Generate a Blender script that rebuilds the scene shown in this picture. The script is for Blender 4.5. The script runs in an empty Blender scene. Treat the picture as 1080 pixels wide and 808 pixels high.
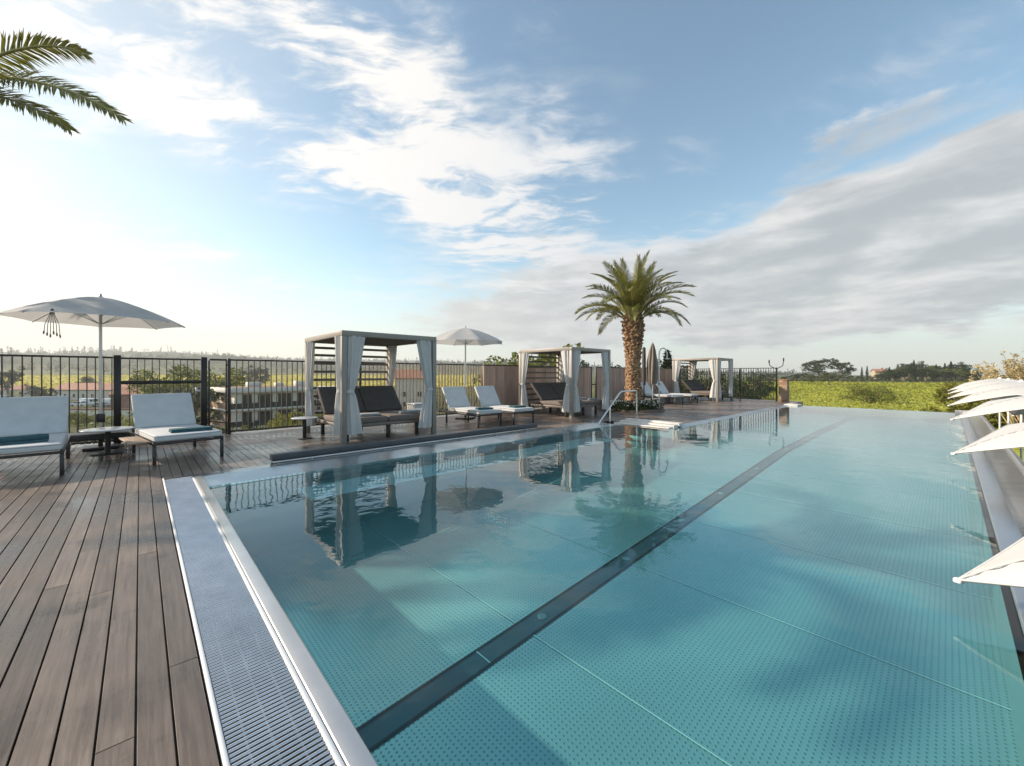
import bpy, bmesh, math, random
from mathutils import Vector, Matrix, Euler, noise
PI = math.pi
R = math.radians
random.seed(7)
scene = bpy.context.scene
COL = scene.collection

# ------------------------------------------------------------------ frame of reference
# X runs along the pool, Y along the deck boards towards the fence, deck top at z = 0
HEAD = R(47.3)                       # heading of the photograph, from +X towards +Y
FX, FY = math.cos(HEAD), math.sin(HEAD)
RX, RY = math.sin(HEAD), -math.cos(HEAD)
EYE = 1.4

def polar(px, d):
    """a place on the ground on the bearing of photo column px, d metres ahead"""
    l = (px - 540) / 425.0 * d
    return (FX * d + RX * l, FY * d + RY * l)

def smooth(a, b, t):
    t = max(0.0, min(1.0, (t - a) / (b - a)))
    return t * t * (3 - 2 * t)

def lerp(a, b, t): return a + (b - a) * t

def interp(x, pts):
    if x <= pts[0][0]: return pts[0][1]
    for (x0, y0), (x1, y1) in zip(pts, pts[1:]):
        if x <= x1: return lerp(y0, y1, (x - x0) / (x1 - x0))
    return pts[-1][1]

# ------------------------------------------------------------------ mesh helpers
class MB:
    def __init__(s):
        s.v, s.f, s.sm = [], [], []
    def add(s, vs, fs, smooth=False):
        o = len(s.v)
        s.v.extend([tuple(p) for p in vs])
        for f in fs:
            s.f.append([i + o for i in f]); s.sm.append(smooth)
    def box(s, lo, hi, M=None):
        x0, y0, z0 = lo; x1, y1, z1 = hi
        vs = [(x0,y0,z0),(x1,y0,z0),(x1,y1,z0),(x0,y1,z0),(x0,y0,z1),(x1,y0,z1),(x1,y1,z1),(x0,y1,z1)]
        if M is not None: vs = [M @ Vector(p) for p in vs]
        s.add(vs, [(0,3,2,1),(4,5,6,7),(0,1,5,4),(1,2,6,5),(2,3,7,6),(3,0,4,7)])
    def rbox(s, lo, hi, r=0.01, seg=2, M=None, smooth=True, cuts=0, puff=0.0):
        """box with rounded edges; puff swells the faces like a cushion"""
        bm = bmesh.new()
        bmesh.ops.create_cube(bm, size=1.0)
        c = [(a + b) / 2 for a, b in zip(lo, hi)]; d = [b - a for a, b in zip(lo, hi)]
        for v in bm.verts: v.co = Vector([c[i] + v.co[i] * d[i] for i in range(3)])
        r = min(r, min(abs(q) for q in d) * .49)
        bmesh.ops.bevel(bm, geom=bm.edges[:], offset=r, segments=seg, profile=.5, affect='EDGES')
        if cuts:
            bmesh.ops.subdivide_edges(bm, edges=[e for e in bm.edges if e.calc_length() > max(d) * .3], cuts=cuts, use_grid_fill=True)
        if puff:
            for v in bm.verts:
                q = [(v.co[i] - c[i]) / (d[i] / 2) for i in range(3)]
                w = max(0, 1 - q[0] ** 2) * max(0, 1 - q[1] ** 2)
                v.co.z += puff * w * (1 if q[2] > 0 else -.4)
        bm.verts.index_update()
        vs = [v.co.copy() for v in bm.verts]
        if M is not None: vs = [M @ p for p in vs]
        s.add(vs, [[v.index for v in f.verts] for f in bm.faces], smooth)
        bm.free()
    def tube(s, pts, r, n=8, cap=True, smooth=True, flat=1.0):
        pts = [Vector(p) for p in pts]
        rr = r if isinstance(r, (list, tuple)) else [r] * len(pts)
        rings = []; up = Vector((0, 0, 1))
        prev = None
        for i, p in enumerate(pts):
            t = (pts[min(i + 1, len(pts) - 1)] - pts[max(i - 1, 0)])
            if t.length < 1e-9: t = Vector((0, 0, 1))
            t.normalize()
            if prev is None:
                a = t.cross(up)
                if a.length < .05: a = t.cross(Vector((1, 0, 0)))
            else:
                a = prev - t * prev.dot(t)
            a.normalize(); prev = a
            b = t.cross(a)
            rings.append([p + (a * math.cos(2 * PI * k / n) + b * math.sin(2 * PI * k / n) * flat) * rr[i] for k in range(n)])
        vs = [q for ring in rings for q in ring]; fs = []
        for i in range(len(pts) - 1):
            for k in range(n):
                fs.append((i*n+k, i*n+(k+1)%n, (i+1)*n+(k+1)%n, (i+1)*n+k))
        s.add(vs, fs, smooth)
        if cap:
            m = (len(pts) - 1) * n
            s.add(vs, [list(range(n))[::-1], [m + k for k in range(n)]], False)
            # caps get their own vertices so that the sides stay smooth
    def lathe(s, prof, n=16, c=(0, 0), smooth=True):
        vs = []; fs = []
        for r, z in prof:
            for k in range(n):
                a = 2 * PI * k / n
                vs.append((c[0] + r * math.cos(a), c[1] + r * math.sin(a), z))
        for i in range(len(prof) - 1):
            for k in range(n):
                fs.append((i*n+k, i*n+(k+1)%n, (i+1)*n+(k+1)%n, (i+1)*n+k))
        s.add(vs, fs, smooth)
    def prism(s, poly, z0, z1):
        n = len(poly)
        vs = [(x, y, z0) for x, y in poly] + [(x, y, z1) for x, y in poly]
        fs = [list(range(n))[::-1], list(range(n, 2 * n))] + [(i, (i+1)%n, n+(i+1)%n, n+i) for i in range(n)]
        s.add(vs, fs)
    def profile_x(s, prof, x0, x1):
        """polygon in the YZ plane swept from x0 to x1"""
        n = len(prof)
        vs = [(x0, y, z) for y, z in prof] + [(x1, y, z) for y, z in prof]
        fs = [list(range(n)), list(range(n, 2 * n))[::-1]] + [(i, n+i, n+(i+1)%n, (i+1)%n) for i in range(n)]
        s.add(vs, fs)
    def grid(s, fn, nu, nv, smooth=True, closed_u=False):
        vs = [fn(i / nu, j / nv) for j in range(nv + 1) for i in range(nu + (0 if closed_u else 1))]
        w = nu if closed_u else nu + 1
        fs = []
        for j in range(nv):
            for i in range(nu):
                i2 = (i + 1) % w if closed_u else i + 1
                fs.append((j*w+i, j*w+i2, (j+1)*w+i2, (j+1)*w+i))
        s.add(vs, fs, smooth)
    def quad(s, p, a, b):
        """leaf-shaped quad: centre p, half axes a (long) and b"""
        s.add([p - a, p + b - a * .1, p + a, p - b - a * .1], [(0, 1, 2, 3)])
    def mesh(s, name, mat):
        me = bpy.data.meshes.new(name)
        me.from_pydata(s.v, [], s.f)
        me.polygons.foreach_set('use_smooth', s.sm)
        if mat: me.materials.append(mat)
        me.update()
        return me
    def build(s, name, mat, parent=None, fix=True):
        me = s.mesh(name, mat)
        if fix and len(me.polygons) < 60000:
            bm = bmesh.new(); bm.from_mesh(me)
            bmesh.ops.recalc_face_normals(bm, faces=bm.faces)
            bm.to_mesh(me); bm.free()
        return put(name, me, parent)

def put(name, me, parent=None, loc=None, rot=None, scale=None):
    o = bpy.data.objects.new(name, me)
    COL.objects.link(o)
    if parent: o.parent = parent
    if loc is not None: o.location = loc
    if rot is not None: o.rotation_euler = rot
    if scale is not None: o.scale = scale
    return o

def tag(o, label=None, cat=None, group=None, kind=None):
    if label: o['label'] = label
    if cat: o['category'] = cat
    if group: o['group'] = group
    if kind: o['kind'] = kind
    return o

def thing(name, label, cat, loc=(0, 0, 0), rz=0, group=None):
    o = bpy.data.objects.new(name, None)
    COL.objects.link(o)
    o.empty_display_size = .2
    o.location = loc; o.rotation_euler = (0, 0, rz)
    return tag(o, label, cat, group)

def copy_tree(o, parent=None, loc=None, rz=None, label=None, scale=None):
    c = o.copy(); COL.objects.link(c)
    if parent: c.parent = parent
    if loc is not None: c.location = loc
    if rz is not None: c.rotation_euler = (0, 0, rz)
    if label: c['label'] = label
    if scale is not None: c.scale = (scale,) * 3 if not isinstance(scale, (tuple, list)) else scale
    for ch in list(o.children):
        copy_tree(ch, c)
    return c

# ------------------------------------------------------------------ materials
def newmat(name):
    m = bpy.data.materials.new(name); m.use_nodes = True
    nt = m.node_tree; nt.nodes.clear()
    return m, nt, nt.nodes, nt.links

def pmat(name, base, rough=.5, metal=0, var=.12, scale=4, bump=0, bscale=60, stretch=(1, 1, 1), island=0, spec=.5, rvar=0, aniso=0, trans=0, sheen=0):
    """principled surface with a little procedural unevenness"""
    m, nt, N, L = newmat(name)
    out = N.new('ShaderNodeOutputMaterial'); p = N.new('ShaderNodeBsdfPrincipled')
    L.new(p.outputs[0], out.inputs[0])
    tc = N.new('ShaderNodeTexCoord'); mp = N.new('ShaderNodeMapping')
    mp.inputs['Scale'].default_value = stretch
    L.new(tc.outputs['Object'], mp.inputs[0])
    no = N.new('ShaderNodeTexNoise'); no.inputs['Scale'].default_value = scale; no.inputs['Detail'].default_value = 5
    L.new(mp.outputs[0], no.inputs['Vector'])
    mr = N.new('ShaderNodeMapRange'); mr.inputs['From Min'].default_value = .3; mr.inputs['From Max'].default_value = .7
    mr.inputs['To Min'].default_value = 1 - var; mr.inputs['To Max'].default_value = 1 + var
    L.new(no.outputs['Fac'], mr.inputs['Value'])
    val = mr.outputs[0]
    if island:
        g = N.new('ShaderNodeNewGeometry')
        m2 = N.new('ShaderNodeMapRange'); m2.inputs['To Min'].default_value = 1 - island; m2.inputs['To Max'].default_value = 1 + island
        L.new(g.outputs['Random Per Island'], m2.inputs['Value'])
        mu = N.new('ShaderNodeMath'); mu.operation = 'MULTIPLY'
        L.new(val, mu.inputs[0]); L.new(m2.outputs[0], mu.inputs[1]); val = mu.outputs[0]
    vm = N.new('ShaderNodeVectorMath'); vm.operation = 'SCALE'
    vm.inputs[0].default_value = base
    L.new(val, vm.inputs['Scale'])
    L.new(vm.outputs[0], p.inputs['Base Color'])
    p.inputs['Roughness'].default_value = rough; p.inputs['Metallic'].default_value = metal
    p.inputs['Specular IOR Level'].default_value = spec
    if aniso: p.inputs['Anisotropic'].default_value = aniso
    if rvar:
        m3 = N.new('ShaderNodeMapRange'); m3.inputs['From Min'].default_value = .3; m3.inputs['From Max'].default_value = .7
        m3.inputs['To Min'].default_value = rough - rvar; m3.inputs['To Max'].default_value = rough + rvar
        L.new(no.outputs['Fac'], m3.inputs['Value']); L.new(m3.outputs[0], p.inputs['Roughness'])
    if bump:
        n2 = N.new('ShaderNodeTexNoise'); n2.inputs['Scale'].default_value = bscale; n2.inputs['Detail'].default_value = 4
        L.new(mp.outputs[0], n2.inputs['Vector'])
        b = N.new('ShaderNodeBump'); b.inputs['Strength'].default_value = bump; b.inputs['Distance'].default_value = .01
        L.new(n2.outputs['Fac'], b.inputs['Height']); L.new(b.outputs[0], p.inputs['Normal'])
    if trans:
        t = N.new('ShaderNodeBsdfTranslucent'); L.new(vm.outputs[0], t.inputs[0])
        mx = N.new('ShaderNodeMixShader'); mx.inputs[0].default_value = trans
        L.new(p.outputs[0], mx.inputs[1]); L.new(t.outputs[0], mx.inputs[2]); L.new(mx.outputs[0], out.inputs[0])
    return m

M = {}
M['steel'] = pmat('brushed_steel', (.62, .61, .60), .34, .9, .06, 3, .05, 200, (1, 1, 1))
M['steel_bar'] = pmat('grate_steel', (.80, .79, .78), .20, .92, .08, 6)
M['steel_dark'] = pmat('gutter_channel', (.10, .11, .12), .5, .5, .2, 4)
M['steel_wet'] = pmat('wet_steel_slope', (.34, .41, .45), .22, .75, .12, 3, .03, 60)
M['fence'] = pmat('bronze_painted_metal', (.046, .038, .032), .45, .0, .1, 5)
M['fence_sunlit'] = pmat('bronze_bars_sunlit', (.115, .085, .062), .5, .0, .15, 5)  # same bronze bars, lighter and warmer: sunlight on their sides put into the colour
M['black'] = pmat('black_metal', (.018, .017, .017), .4, .0, .1, 8)
M['wood_panel'] = pmat('larch_boards', (.55, .37, .29), .65, 0, .22, 3, .2, 40, (6, 6, .5), island=.16)
M['wood_tray'] = pmat('tray_wood', (.40, .28, .19), .55, 0, .25, 6, .1, 40, (6, .6, 6))
M['taupe'] = pmat('taupe_frame', (.31, .275, .24), .45, .1, .06, 4)
M['slat'] = pmat('taupe_slats', (.20, .165, .14), .5, .05, .1, 4)
M['curtain'] = pmat('white_curtain', (.80, .79, .77), .85, 0, .04, 6, .15, 90, trans=.35)
M['brown_cush'] = pmat('brown_cushion', (.085, .070, .062), .85, 0, .10, 8, .25, 220)
M['seat_cush'] = pmat('taupe_seat_cushion', (.19, .155, .13), .85, 0, .10, 8, .25, 220)
M['sling'] = pmat('pale_grey_mattress', (.62, .62, .61), .85, 0, .06, 7, .2, 240)
M['piping'] = pmat('mattress_piping', (.45, .46, .46), .8, 0, .05, 20)
M['lframe'] = pmat('lounger_frame', (.05, .046, .043), .45, .1, .1, 5)
M['towel'] = pmat('teal_towel', (.045, .115, .135), .95, 0, .15, 20, .5, 300)
M['towel_grey'] = pmat('grey_towel', (.36, .37, .37), .95, 0, .12, 20, .5, 300)
M['canopy'] = pmat('grey_white_canopy', (.66, .645, .63), .8, 0, .05, 3, .1, 150, trans=.38)
M['canopy_taupe'] = pmat('taupe_canopy', (.26, .215, .175), .85, 0, .12, 5, .2, 60)
M['sail'] = pmat('white_sail_canopy', (.63, .615, .59), .75, 0, .03, 2, .06, 120, trans=.12)
M['sail_seam'] = pmat('canopy_hem', (.60, .58, .56), .8, 0, .05, 20)
M['white_metal'] = pmat('white_metal', (.78, .78, .77), .4, .0, .04, 5)
M['alu'] = pmat('aluminium_pole', (.60, .60, .60), .35, .7, .05, 5)
M['table_top'] = pmat('pale_table_top', (.58, .57, .55), .25, 0, .05, 5)
M['white_stone'] = pmat('white_travertine', (.70, .66, .61), .6, 0, .12, 5, .2, 60)
M['stone_pillar'] = None
M['kerb'] = pmat('dark_grey_rubber', (.075, .078, .082), .5, 0, .12, 5, .1, 120)
M['ivory'] = pmat('ivory_render', (.72, .65, .56), .8, 0, .08, 1.5, .1, 8)
M['ochre'] = pmat('ochre_render', (.45, .35, .22), .85, 0, .12, 1.2)
M['slab_white'] = pmat('pale_slab', (.70, .66, .60), .75, 0, .08, 1)
M['timber_clad'] = pmat('timber_cladding', (.34, .22, .14), .7, 0, .2, 1.5, 0, 10, (6, 6, .4))
M['glass_dark'] = pmat('dark_window_glass', (.03, .035, .04), .08, 0, .2, .5)
M['terracotta'] = pmat('terracotta_tiles', (.36, .16, .10), .8, 0, .22, .7, .4, 5)
M['brick'] = pmat('brick_red', (.30, .15, .11), .85, 0, .2, 1.2)
M['roof_gravel'] = pmat('brown_gravel', (.24, .16, .12), .9, 0, .2, 2)
M['car_white'] = pmat('white_car_paint', (.78, .78, .78), .25, 0, .03, 1)
M['car_grey'] = pmat('grey_car_paint', (.22, .23, .25), .25, .3, .03, 1)
M['car_dark'] = pmat('dark_car_paint', (.03, .035, .045), .22, .2, .03, 1)
M['car_red'] = pmat('red_car_paint', (.28, .03, .025), .25, 0, .03, 1)
M['tyre'] = pmat('tyre_rubber', (.02, .02, .02), .8)
M['bark'] = pmat('bark', (.16, .115, .08), .9, 0, .3, 5, .6, 25, (4, 4, .6))
M['palm_bark'] = pmat('palm_leaf_bases', (.33, .20, .11), .85, 0, .25, 9, .3, 40, island=.35)
M['leaf_mid'] = pmat('green_leaves', (.17, .185, .035), .65, 0, .25, .8, island=.4, trans=.3, spec=.3)
M['leaf_dark'] = pmat('dark_green_leaves', (.036, .055, .018), .65, 0, .3, .6, island=.4, trans=.22, spec=.3)
M['leaf_olive'] = pmat('olive_leaves', (.12, .135, .07), .65, 0, .25, .9, island=.35, trans=.25, spec=.3)
M['leaf_bush'] = pmat('yellow_green_leaves', (.19, .19, .03), .65, 0, .3, .8, island=.4, trans=.32, spec=.3)
M['leaf_vine'] = pmat('vine_leaves', (.30, .31, .040), .6, 0, .22, .12, island=.3, trans=.3, spec=.3)
M['leaf_forest'] = pmat('forest_crowns', (.045, .062, .026), .8, 0, .3, .03, island=.4, spec=.1)
M['cypress'] = pmat('cypress_foliage', (.022, .036, .014), .75, 0, .3, .8, island=.45, trans=.1, spec=.2)
M['dry'] = pmat('dry_stems', (.40, .31, .17), .8, 0, .2, 2, island=.25)
M['plume'] = pmat('pale_plumes', (.52, .42, .23), .85, 0, .2, 2, island=.3, trans=.3)
M['frond'] = pmat('palm_leaflets', (.225, .22, .048), .45, 0, .25, 2, island=.35, trans=.25, spec=.4)
M['rachis'] = pmat('palm_rachis', (.34, .30, .10), .5, 0, .15, 3)
M['frond_near'] = pmat('near_palm_leaflets', (.25, .24, .05), .45, 0, .25, 2, island=.3, trans=.42, spec=.4)
M['flower'] = pmat('white_petals', (.75, .74, .72), .7, 0, .05, 5, trans=.2)
M['paving'] = pmat('beige_paving', (.42, .36, .29), .8, 0, .15, 1.2, .2, 20)
M['net'] = pmat('black_net', (.02, .02, .02), .7)

def mat_pillar():
    m, nt, N, L = newmat('brick_and_stone')
    out = N.new('ShaderNodeOutputMaterial'); p = N.new('ShaderNodeBsdfPrincipled'); L.new(p.outputs[0], out.inputs[0])
    tc = N.new('ShaderNodeTexCoord')
    v = N.new('ShaderNodeTexVoronoi'); v.inputs['Scale'].default_value = 7
    L.new(tc.outputs['Object'], v.inputs['Vector'])
    cr = N.new('ShaderNodeValToRGB'); e = cr.color_ramp.elements
    e[0].color = (.20, .09, .05, 1); e[1].color = (.42, .29, .19, 1)
    x = e.new(.5); x.color = (.30, .20, .135, 1)
    L.new(v.outputs['Color'], cr.inputs[0]); L.new(cr.outputs[0], p.inputs['Base Color'])
    p.inputs['Roughness'].default_value = .85
    b = N.new('ShaderNodeBump'); b.inputs['Strength'].default_value = .6; b.inputs['Distance'].default_value = .03
    L.new(v.outputs['Distance'], b.inputs['Height']); L.new(b.outputs[0], p.inputs['Normal'])
    return m
M['stone_pillar'] = mat_pillar()

def mat_deck():
    m, nt, N, L = newmat('wet_ipe_boards')
    out = N.new('ShaderNodeOutputMaterial'); p = N.new('ShaderNodeBsdfPrincipled'); L.new(p.outputs[0], out.inputs[0])
    tc = N.new('ShaderNodeTexCoord')
    at = N.new('ShaderNodeAttribute'); at.attribute_name = 'rnd'
    cx = N.new('ShaderNodeCombineXYZ'); L.new(at.outputs['Fac'], cx.inputs['Z'])
    sc = N.new('ShaderNodeVectorMath'); sc.operation = 'SCALE'; sc.inputs['Scale'].default_value = 37
    L.new(cx.outputs[0], sc.inputs[0])
    ad = N.new('ShaderNodeVectorMath'); L.new(tc.outputs['Object'], ad.inputs[0]); L.new(sc.outputs[0], ad.inputs[1])
    mp = N.new('ShaderNodeMapping'); mp.inputs['Scale'].default_value = (55, 2.2, 1)
    L.new(ad.outputs[0], mp.inputs[0])
    gr = N.new('ShaderNodeTexNoise'); gr.inputs['Scale'].default_value = 1; gr.inputs['Detail'].default_value = 6; gr.inputs['Roughness'].default_value = .65
    gr.inputs['Distortion'].default_value = .6
    L.new(mp.outputs[0], gr.inputs['Vector'])
    cr = N.new('ShaderNodeValToRGB'); e = cr.color_ramp.elements
    e[0].position = .25; e[0].color = (.082, .060, .047, 1); e[1].position = .8; e[1].color = (.225, .178, .146, 1)
    L.new(gr.outputs['Fac'], cr.inputs[0])
    # each board its own tone, and broad patches of damp and weathering
    br = N.new('ShaderNodeMapRange'); br.inputs['To Min'].default_value = .74; br.inputs['To Max'].default_value = 1.3
    L.new(at.outputs['Fac'], br.inputs['Value'])
    big = N.new('ShaderNodeTexNoise'); big.inputs['Scale'].default_value = .9; big.inputs['Detail'].default_value = 5; big.inputs['Roughness'].default_value = .6
    L.new(tc.outputs['Object'], big.inputs['Vector'])
    wt = N.new('ShaderNodeMapRange'); wt.inputs['From Min'].default_value = .36; wt.inputs['From Max'].default_value = .62
    L.new(big.outputs['Fac'], wt.inputs['Value'])
    wd = N.new('ShaderNodeMapRange'); wd.inputs['To Min'].default_value = .66; wd.inputs['To Max'].default_value = 1.2
    L.new(wt.outputs[0], wd.inputs['Value'])
    m1 = N.new('ShaderNodeMath'); m1.operation = 'MULTIPLY'; L.new(br.outputs[0], m1.inputs[0]); L.new(wd.outputs[0], m1.inputs[1])
    vm = N.new('ShaderNodeVectorMath'); vm.operation = 'SCALE'; L.new(cr.outputs[0], vm.inputs[0]); L.new(m1.outputs[0], vm.inputs['Scale'])
    sn = N.new('ShaderNodeTexNoise'); sn.inputs['Scale'].default_value = 1.9; sn.inputs['Detail'].default_value = 9; sn.inputs['Roughness'].default_value = .7
    L.new(tc.outputs['Object'], sn.inputs['Vector'])
    sr = N.new('ShaderNodeMapRange'); sr.inputs['From Min'].default_value = .57; sr.inputs['From Max'].default_value = .66; sr.inputs['To Min'].default_value = 1; sr.inputs['To Max'].default_value = .58
    L.new(sn.outputs['Fac'], sr.inputs['Value'])
    v2 = N.new('ShaderNodeVectorMath'); v2.operation = 'SCALE'; L.new(vm.outputs[0], v2.inputs[0]); L.new(sr.outputs[0], v2.inputs['Scale'])
    L.new(v2.outputs[0], p.inputs['Base Color'])
    ro = N.new('ShaderNodeMapRange'); ro.inputs['To Min'].default_value = .13; ro.inputs['To Max'].default_value = .38
    L.new(wt.outputs[0], ro.inputs['Value'])
    r2 = N.new('ShaderNodeMath'); r2.operation = 'MULTIPLY_ADD'; r2.inputs[1].default_value = .16
    L.new(gr.outputs['Fac'], r2.inputs[0]); L.new(ro.outputs[0], r2.inputs[2])
    L.new(r2.outputs[0], p.inputs['Roughness'])
    p.inputs['Specular IOR Level'].default_value = .5
    b = N.new('ShaderNodeBump'); b.inputs['Strength'].default_value = .35; b.inputs['Distance'].default_value = .002
    L.new(gr.outputs['Fac'], b.inputs['Height']); L.new(b.outputs[0], p.inputs['Normal'])
    return m
M['deck'] = mat_deck()

def mat_pool_floor():
    """stainless steel sheets with pressed anti-slip dimples"""
    m, nt, N, L = newmat('dimpled_pool_steel')
    out = N.new('ShaderNodeOutputMaterial'); p = N.new('ShaderNodeBsdfPrincipled'); L.new(p.outputs[0], out.inputs[0])
    tc = N.new('ShaderNodeTexCoord'); sep = N.new('ShaderNodeSeparateXYZ'); L.new(tc.outputs['Object'], sep.inputs[0])
    PITCH = .036
    def cell(sock, off):
        a = N.new('ShaderNodeMath'); a.operation = 'DIVIDE'; a.inputs[1].default_value = PITCH; L.new(sock, a.inputs[0])
        b = N.new('ShaderNodeMath'); b.operation = 'ADD'; b.inputs[1].default_value = off; L.new(a.outputs[0], b.inputs[0])
        f = N.new('ShaderNodeMath'); f.operation = 'FRACT'; L.new(b.outputs[0], f.inputs[0])
        s = N.new('ShaderNodeMath'); s.operation = 'SUBTRACT'; s.inputs[1].default_value = .5; L.new(f.outputs[0], s.inputs[0])
        return s.outputs[0]
    cb = N.new('ShaderNodeCombineXYZ'); L.new(cell(sep.outputs['X'], 0), cb.inputs['X']); L.new(cell(sep.outputs['Y'], 0), cb.inputs['Y'])
    ln = N.new('ShaderNodeVectorMath'); ln.operation = 'LENGTH'; L.new(cb.outputs[0], ln.inputs[0])
    dot = N.new('ShaderNodeMapRange'); dot.interpolation_type = 'SMOOTHSTEP'
    dot.inputs['From Min'].default_value = .25; dot.inputs['From Max'].default_value = .13
    L.new(ln.outputs['Value'], dot.inputs['Value'])
    no = N.new('ShaderNodeTexNoise'); no.inputs['Scale'].default_value = .55; no.inputs['Detail'].default_value = 4
    L.new(tc.outputs['Object'], no.inputs['Vector'])
    cr = N.new('ShaderNodeValToRGB'); e = cr.color_ramp.elements
    e[0].position = .3; e[0].color = (.52, .60, .59, 1); e[1].position = .72; e[1].color = (.66, .73, .72, 1)
    L.new(no.outputs['Fac'], cr.inputs[0])
    mx = N.new('ShaderNodeMix'); mx.data_type = 'RGBA'
    mx.inputs['B'].default_value = (.20, .30, .31, 1)
    s = N.new('ShaderNodeMath'); s.operation = 'MULTIPLY'; s.inputs[1].default_value = .75; L.new(dot.outputs[0], s.inputs[0])
    L.new(s.outputs[0], mx.inputs['Factor']); L.new(cr.outputs[0], mx.inputs['A'])
    L.new(mx.outputs['Result'], p.inputs['Base Color'])
    p.inputs['Metallic'].default_value = .62; p.inputs['Roughness'].default_value = .27
    b = N.new('ShaderNodeBump'); b.inputs['Strength'].default_value = .5; b.inputs['Distance'].default_value = .006
    L.new(dot.outputs[0], b.inputs['Height']); L.new(b.outputs[0], p.inputs['Normal'])
    return m
M['pool_floor'] = mat_pool_floor()
M['pool_wall'] = pmat('pool_wall_steel', (.30, .36, .37), .4, .3, .1, .8)
M['lane'] = pmat('dark_lane_steel', (.085, .13, .155), .4, .2, .15, 2)
M['lane_edge'] = pmat('lane_edge_groove', (.012, .02, .026), .5, 0, .1, 2)
M['seam'] = pmat('weld_seam', (.72, .80, .80), .35, .2, .05, 2)

def mat_water():
    m, nt, N, L = newmat('pool_water')
    out = N.new('ShaderNodeOutputMaterial')
    tc = N.new('ShaderNodeTexCoord')
    n1 = N.new('ShaderNodeTexNoise'); n1.inputs['Scale'].default_value = 2.4; n1.inputs['Detail'].default_value = 3
    L.new(tc.outputs['Object'], n1.inputs['Vector'])
    n2 = N.new('ShaderNodeTexNoise'); n2.inputs['Scale'].default_value = .45; n2.inputs['Detail'].default_value = 2
    L.new(tc.outputs['Object'], n2.inputs['Vector'])
    b1 = N.new('ShaderNodeBump'); b1.inputs['Strength'].default_value = .42; b1.inputs['Distance'].default_value = .010
    L.new(n1.outputs['Fac'], b1.inputs['Height'])
    b2 = N.new('ShaderNodeBump'); b2.inputs['Strength'].default_value = .35; b2.inputs['Distance'].default_value = .022
    L.new(n2.outputs['Fac'], b2.inputs['Height']); L.new(b1.outputs[0], b2.inputs['Normal'])
    ge = N.new('ShaderNodeNewGeometry')
    dt = N.new('ShaderNodeVectorMath'); dt.operation = 'DOT_PRODUCT'; L.new(ge.outputs['Incoming'], dt.inputs[0]); L.new(b2.outputs[0], dt.inputs[1])
    ab = N.new('ShaderNodeMath'); ab.operation = 'ABSOLUTE'; L.new(dt.outputs['Value'], ab.inputs[0])
    on = N.new('ShaderNodeMath'); on.operation = 'SUBTRACT'; on.use_clamp = True; on.inputs[0].default_value = 1; L.new(ab.outputs[0], on.inputs[1])
    pw = N.new('ShaderNodeMath'); pw.operation = 'POWER'; pw.inputs[1].default_value = 5; L.new(on.outputs[0], pw.inputs[0])
    fr = N.new('ShaderNodeMath'); fr.operation = 'MULTIPLY_ADD'; fr.inputs[1].default_value = .98; fr.inputs[2].default_value = .02; L.new(pw.outputs[0], fr.inputs[0])
    tr = N.new('ShaderNodeBsdfTransparent'); tr.inputs[0].default_value = (.545, .85, .85, 1)
    gl = N.new('ShaderNodeBsdfGlossy'); gl.inputs['Roughness'].default_value = .015; gl.inputs[0].default_value = (1, 1, 1, 1)
    L.new(b2.outputs[0], gl.inputs['Normal'])
    mx = N.new('ShaderNodeMixShader'); L.new(fr.outputs[0], mx.inputs[0]); L.new(tr.outputs[0], mx.inputs[1]); L.new(gl.outputs[0], mx.inputs[2])
    L.new(mx.outputs[0], out.inputs[0])
    return m
M['water'] = mat_water()

def mat_ground():
    m, nt, N, L = newmat('meadow_ground')
    out = N.new('ShaderNodeOutputMaterial'); p = N.new('ShaderNodeBsdfPrincipled'); L.new(p.outputs[0], out.inputs[0])
    tc = N.new('ShaderNodeTexCoord')
    a = N.new('ShaderNodeTexNoise'); a.inputs['Scale'].default_value = .012; a.inputs['Detail'].default_value = 6
    L.new(tc.outputs['Object'], a.inputs['Vector'])
    cr = N.new('ShaderNodeValToRGB'); e = cr.color_ramp.elements
    e[0].position = .35; e[0].color = (.045, .06, .022, 1); e[1].position = .68; e[1].color = (.15, .15, .05, 1)
    L.new(a.outputs['Fac'], cr.inputs[0])
    b = N.new('ShaderNodeTexNoise'); b.inputs['Scale'].default_value = .6; b.inputs['Detail'].default_value = 6
    L.new(tc.outputs['Object'], b.inputs['Vector'])
    mr = N.new('ShaderNodeMapRange'); mr.inputs['To Min'].default_value = .5; mr.inputs['To Max'].default_value = 1.5
    L.new(b.outputs['Fac'], mr.inputs['Value'])
    vm = N.new('ShaderNodeVectorMath'); vm.operation = 'SCALE'; L.new(cr.outputs[0], vm.inputs[0]); L.new(mr.outputs[0], vm.inputs['Scale'])
    L.new(vm.outputs[0], p.inputs['Base Color']); p.inputs['Roughness'].default_value = .95; p.inputs['Specular IOR Level'].default_value = .1
    return m
M['ground'] = mat_ground()
M['field'] = pmat('mown_field_soil', (.33, .335, .06), .95, 0, .25, .05, 0, 1, spec=.1)
M['field_far'] = pmat('yellow_vineyard', (.42, .36, .04), .95, 0, .25, .02, island=.2, spec=.1)
M['forest_floor'] = pmat('hill_woodland', (.05, .062, .035), .95, 0, .35, .01, spec=.05)
M['road'] = pmat('pale_asphalt', (.20, .19, .18), .9, 0, .1, .5)

# ------------------------------------------------------------------ terrain
def bearing(x, y):
    d = x * FX + y * FY; l = x * RX + y * RY
    return math.degrees(math.atan2(l, d))

def ridge(az):
    return interp(az, [(-75, 48), (-52, 50), (-40, 52), (-30, 46), (-18, 44), (-8, 45), (4, 34), (14, 22), (24, 8), (32, 0), (60, 0), (80, 10), (110, 30)])

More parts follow.
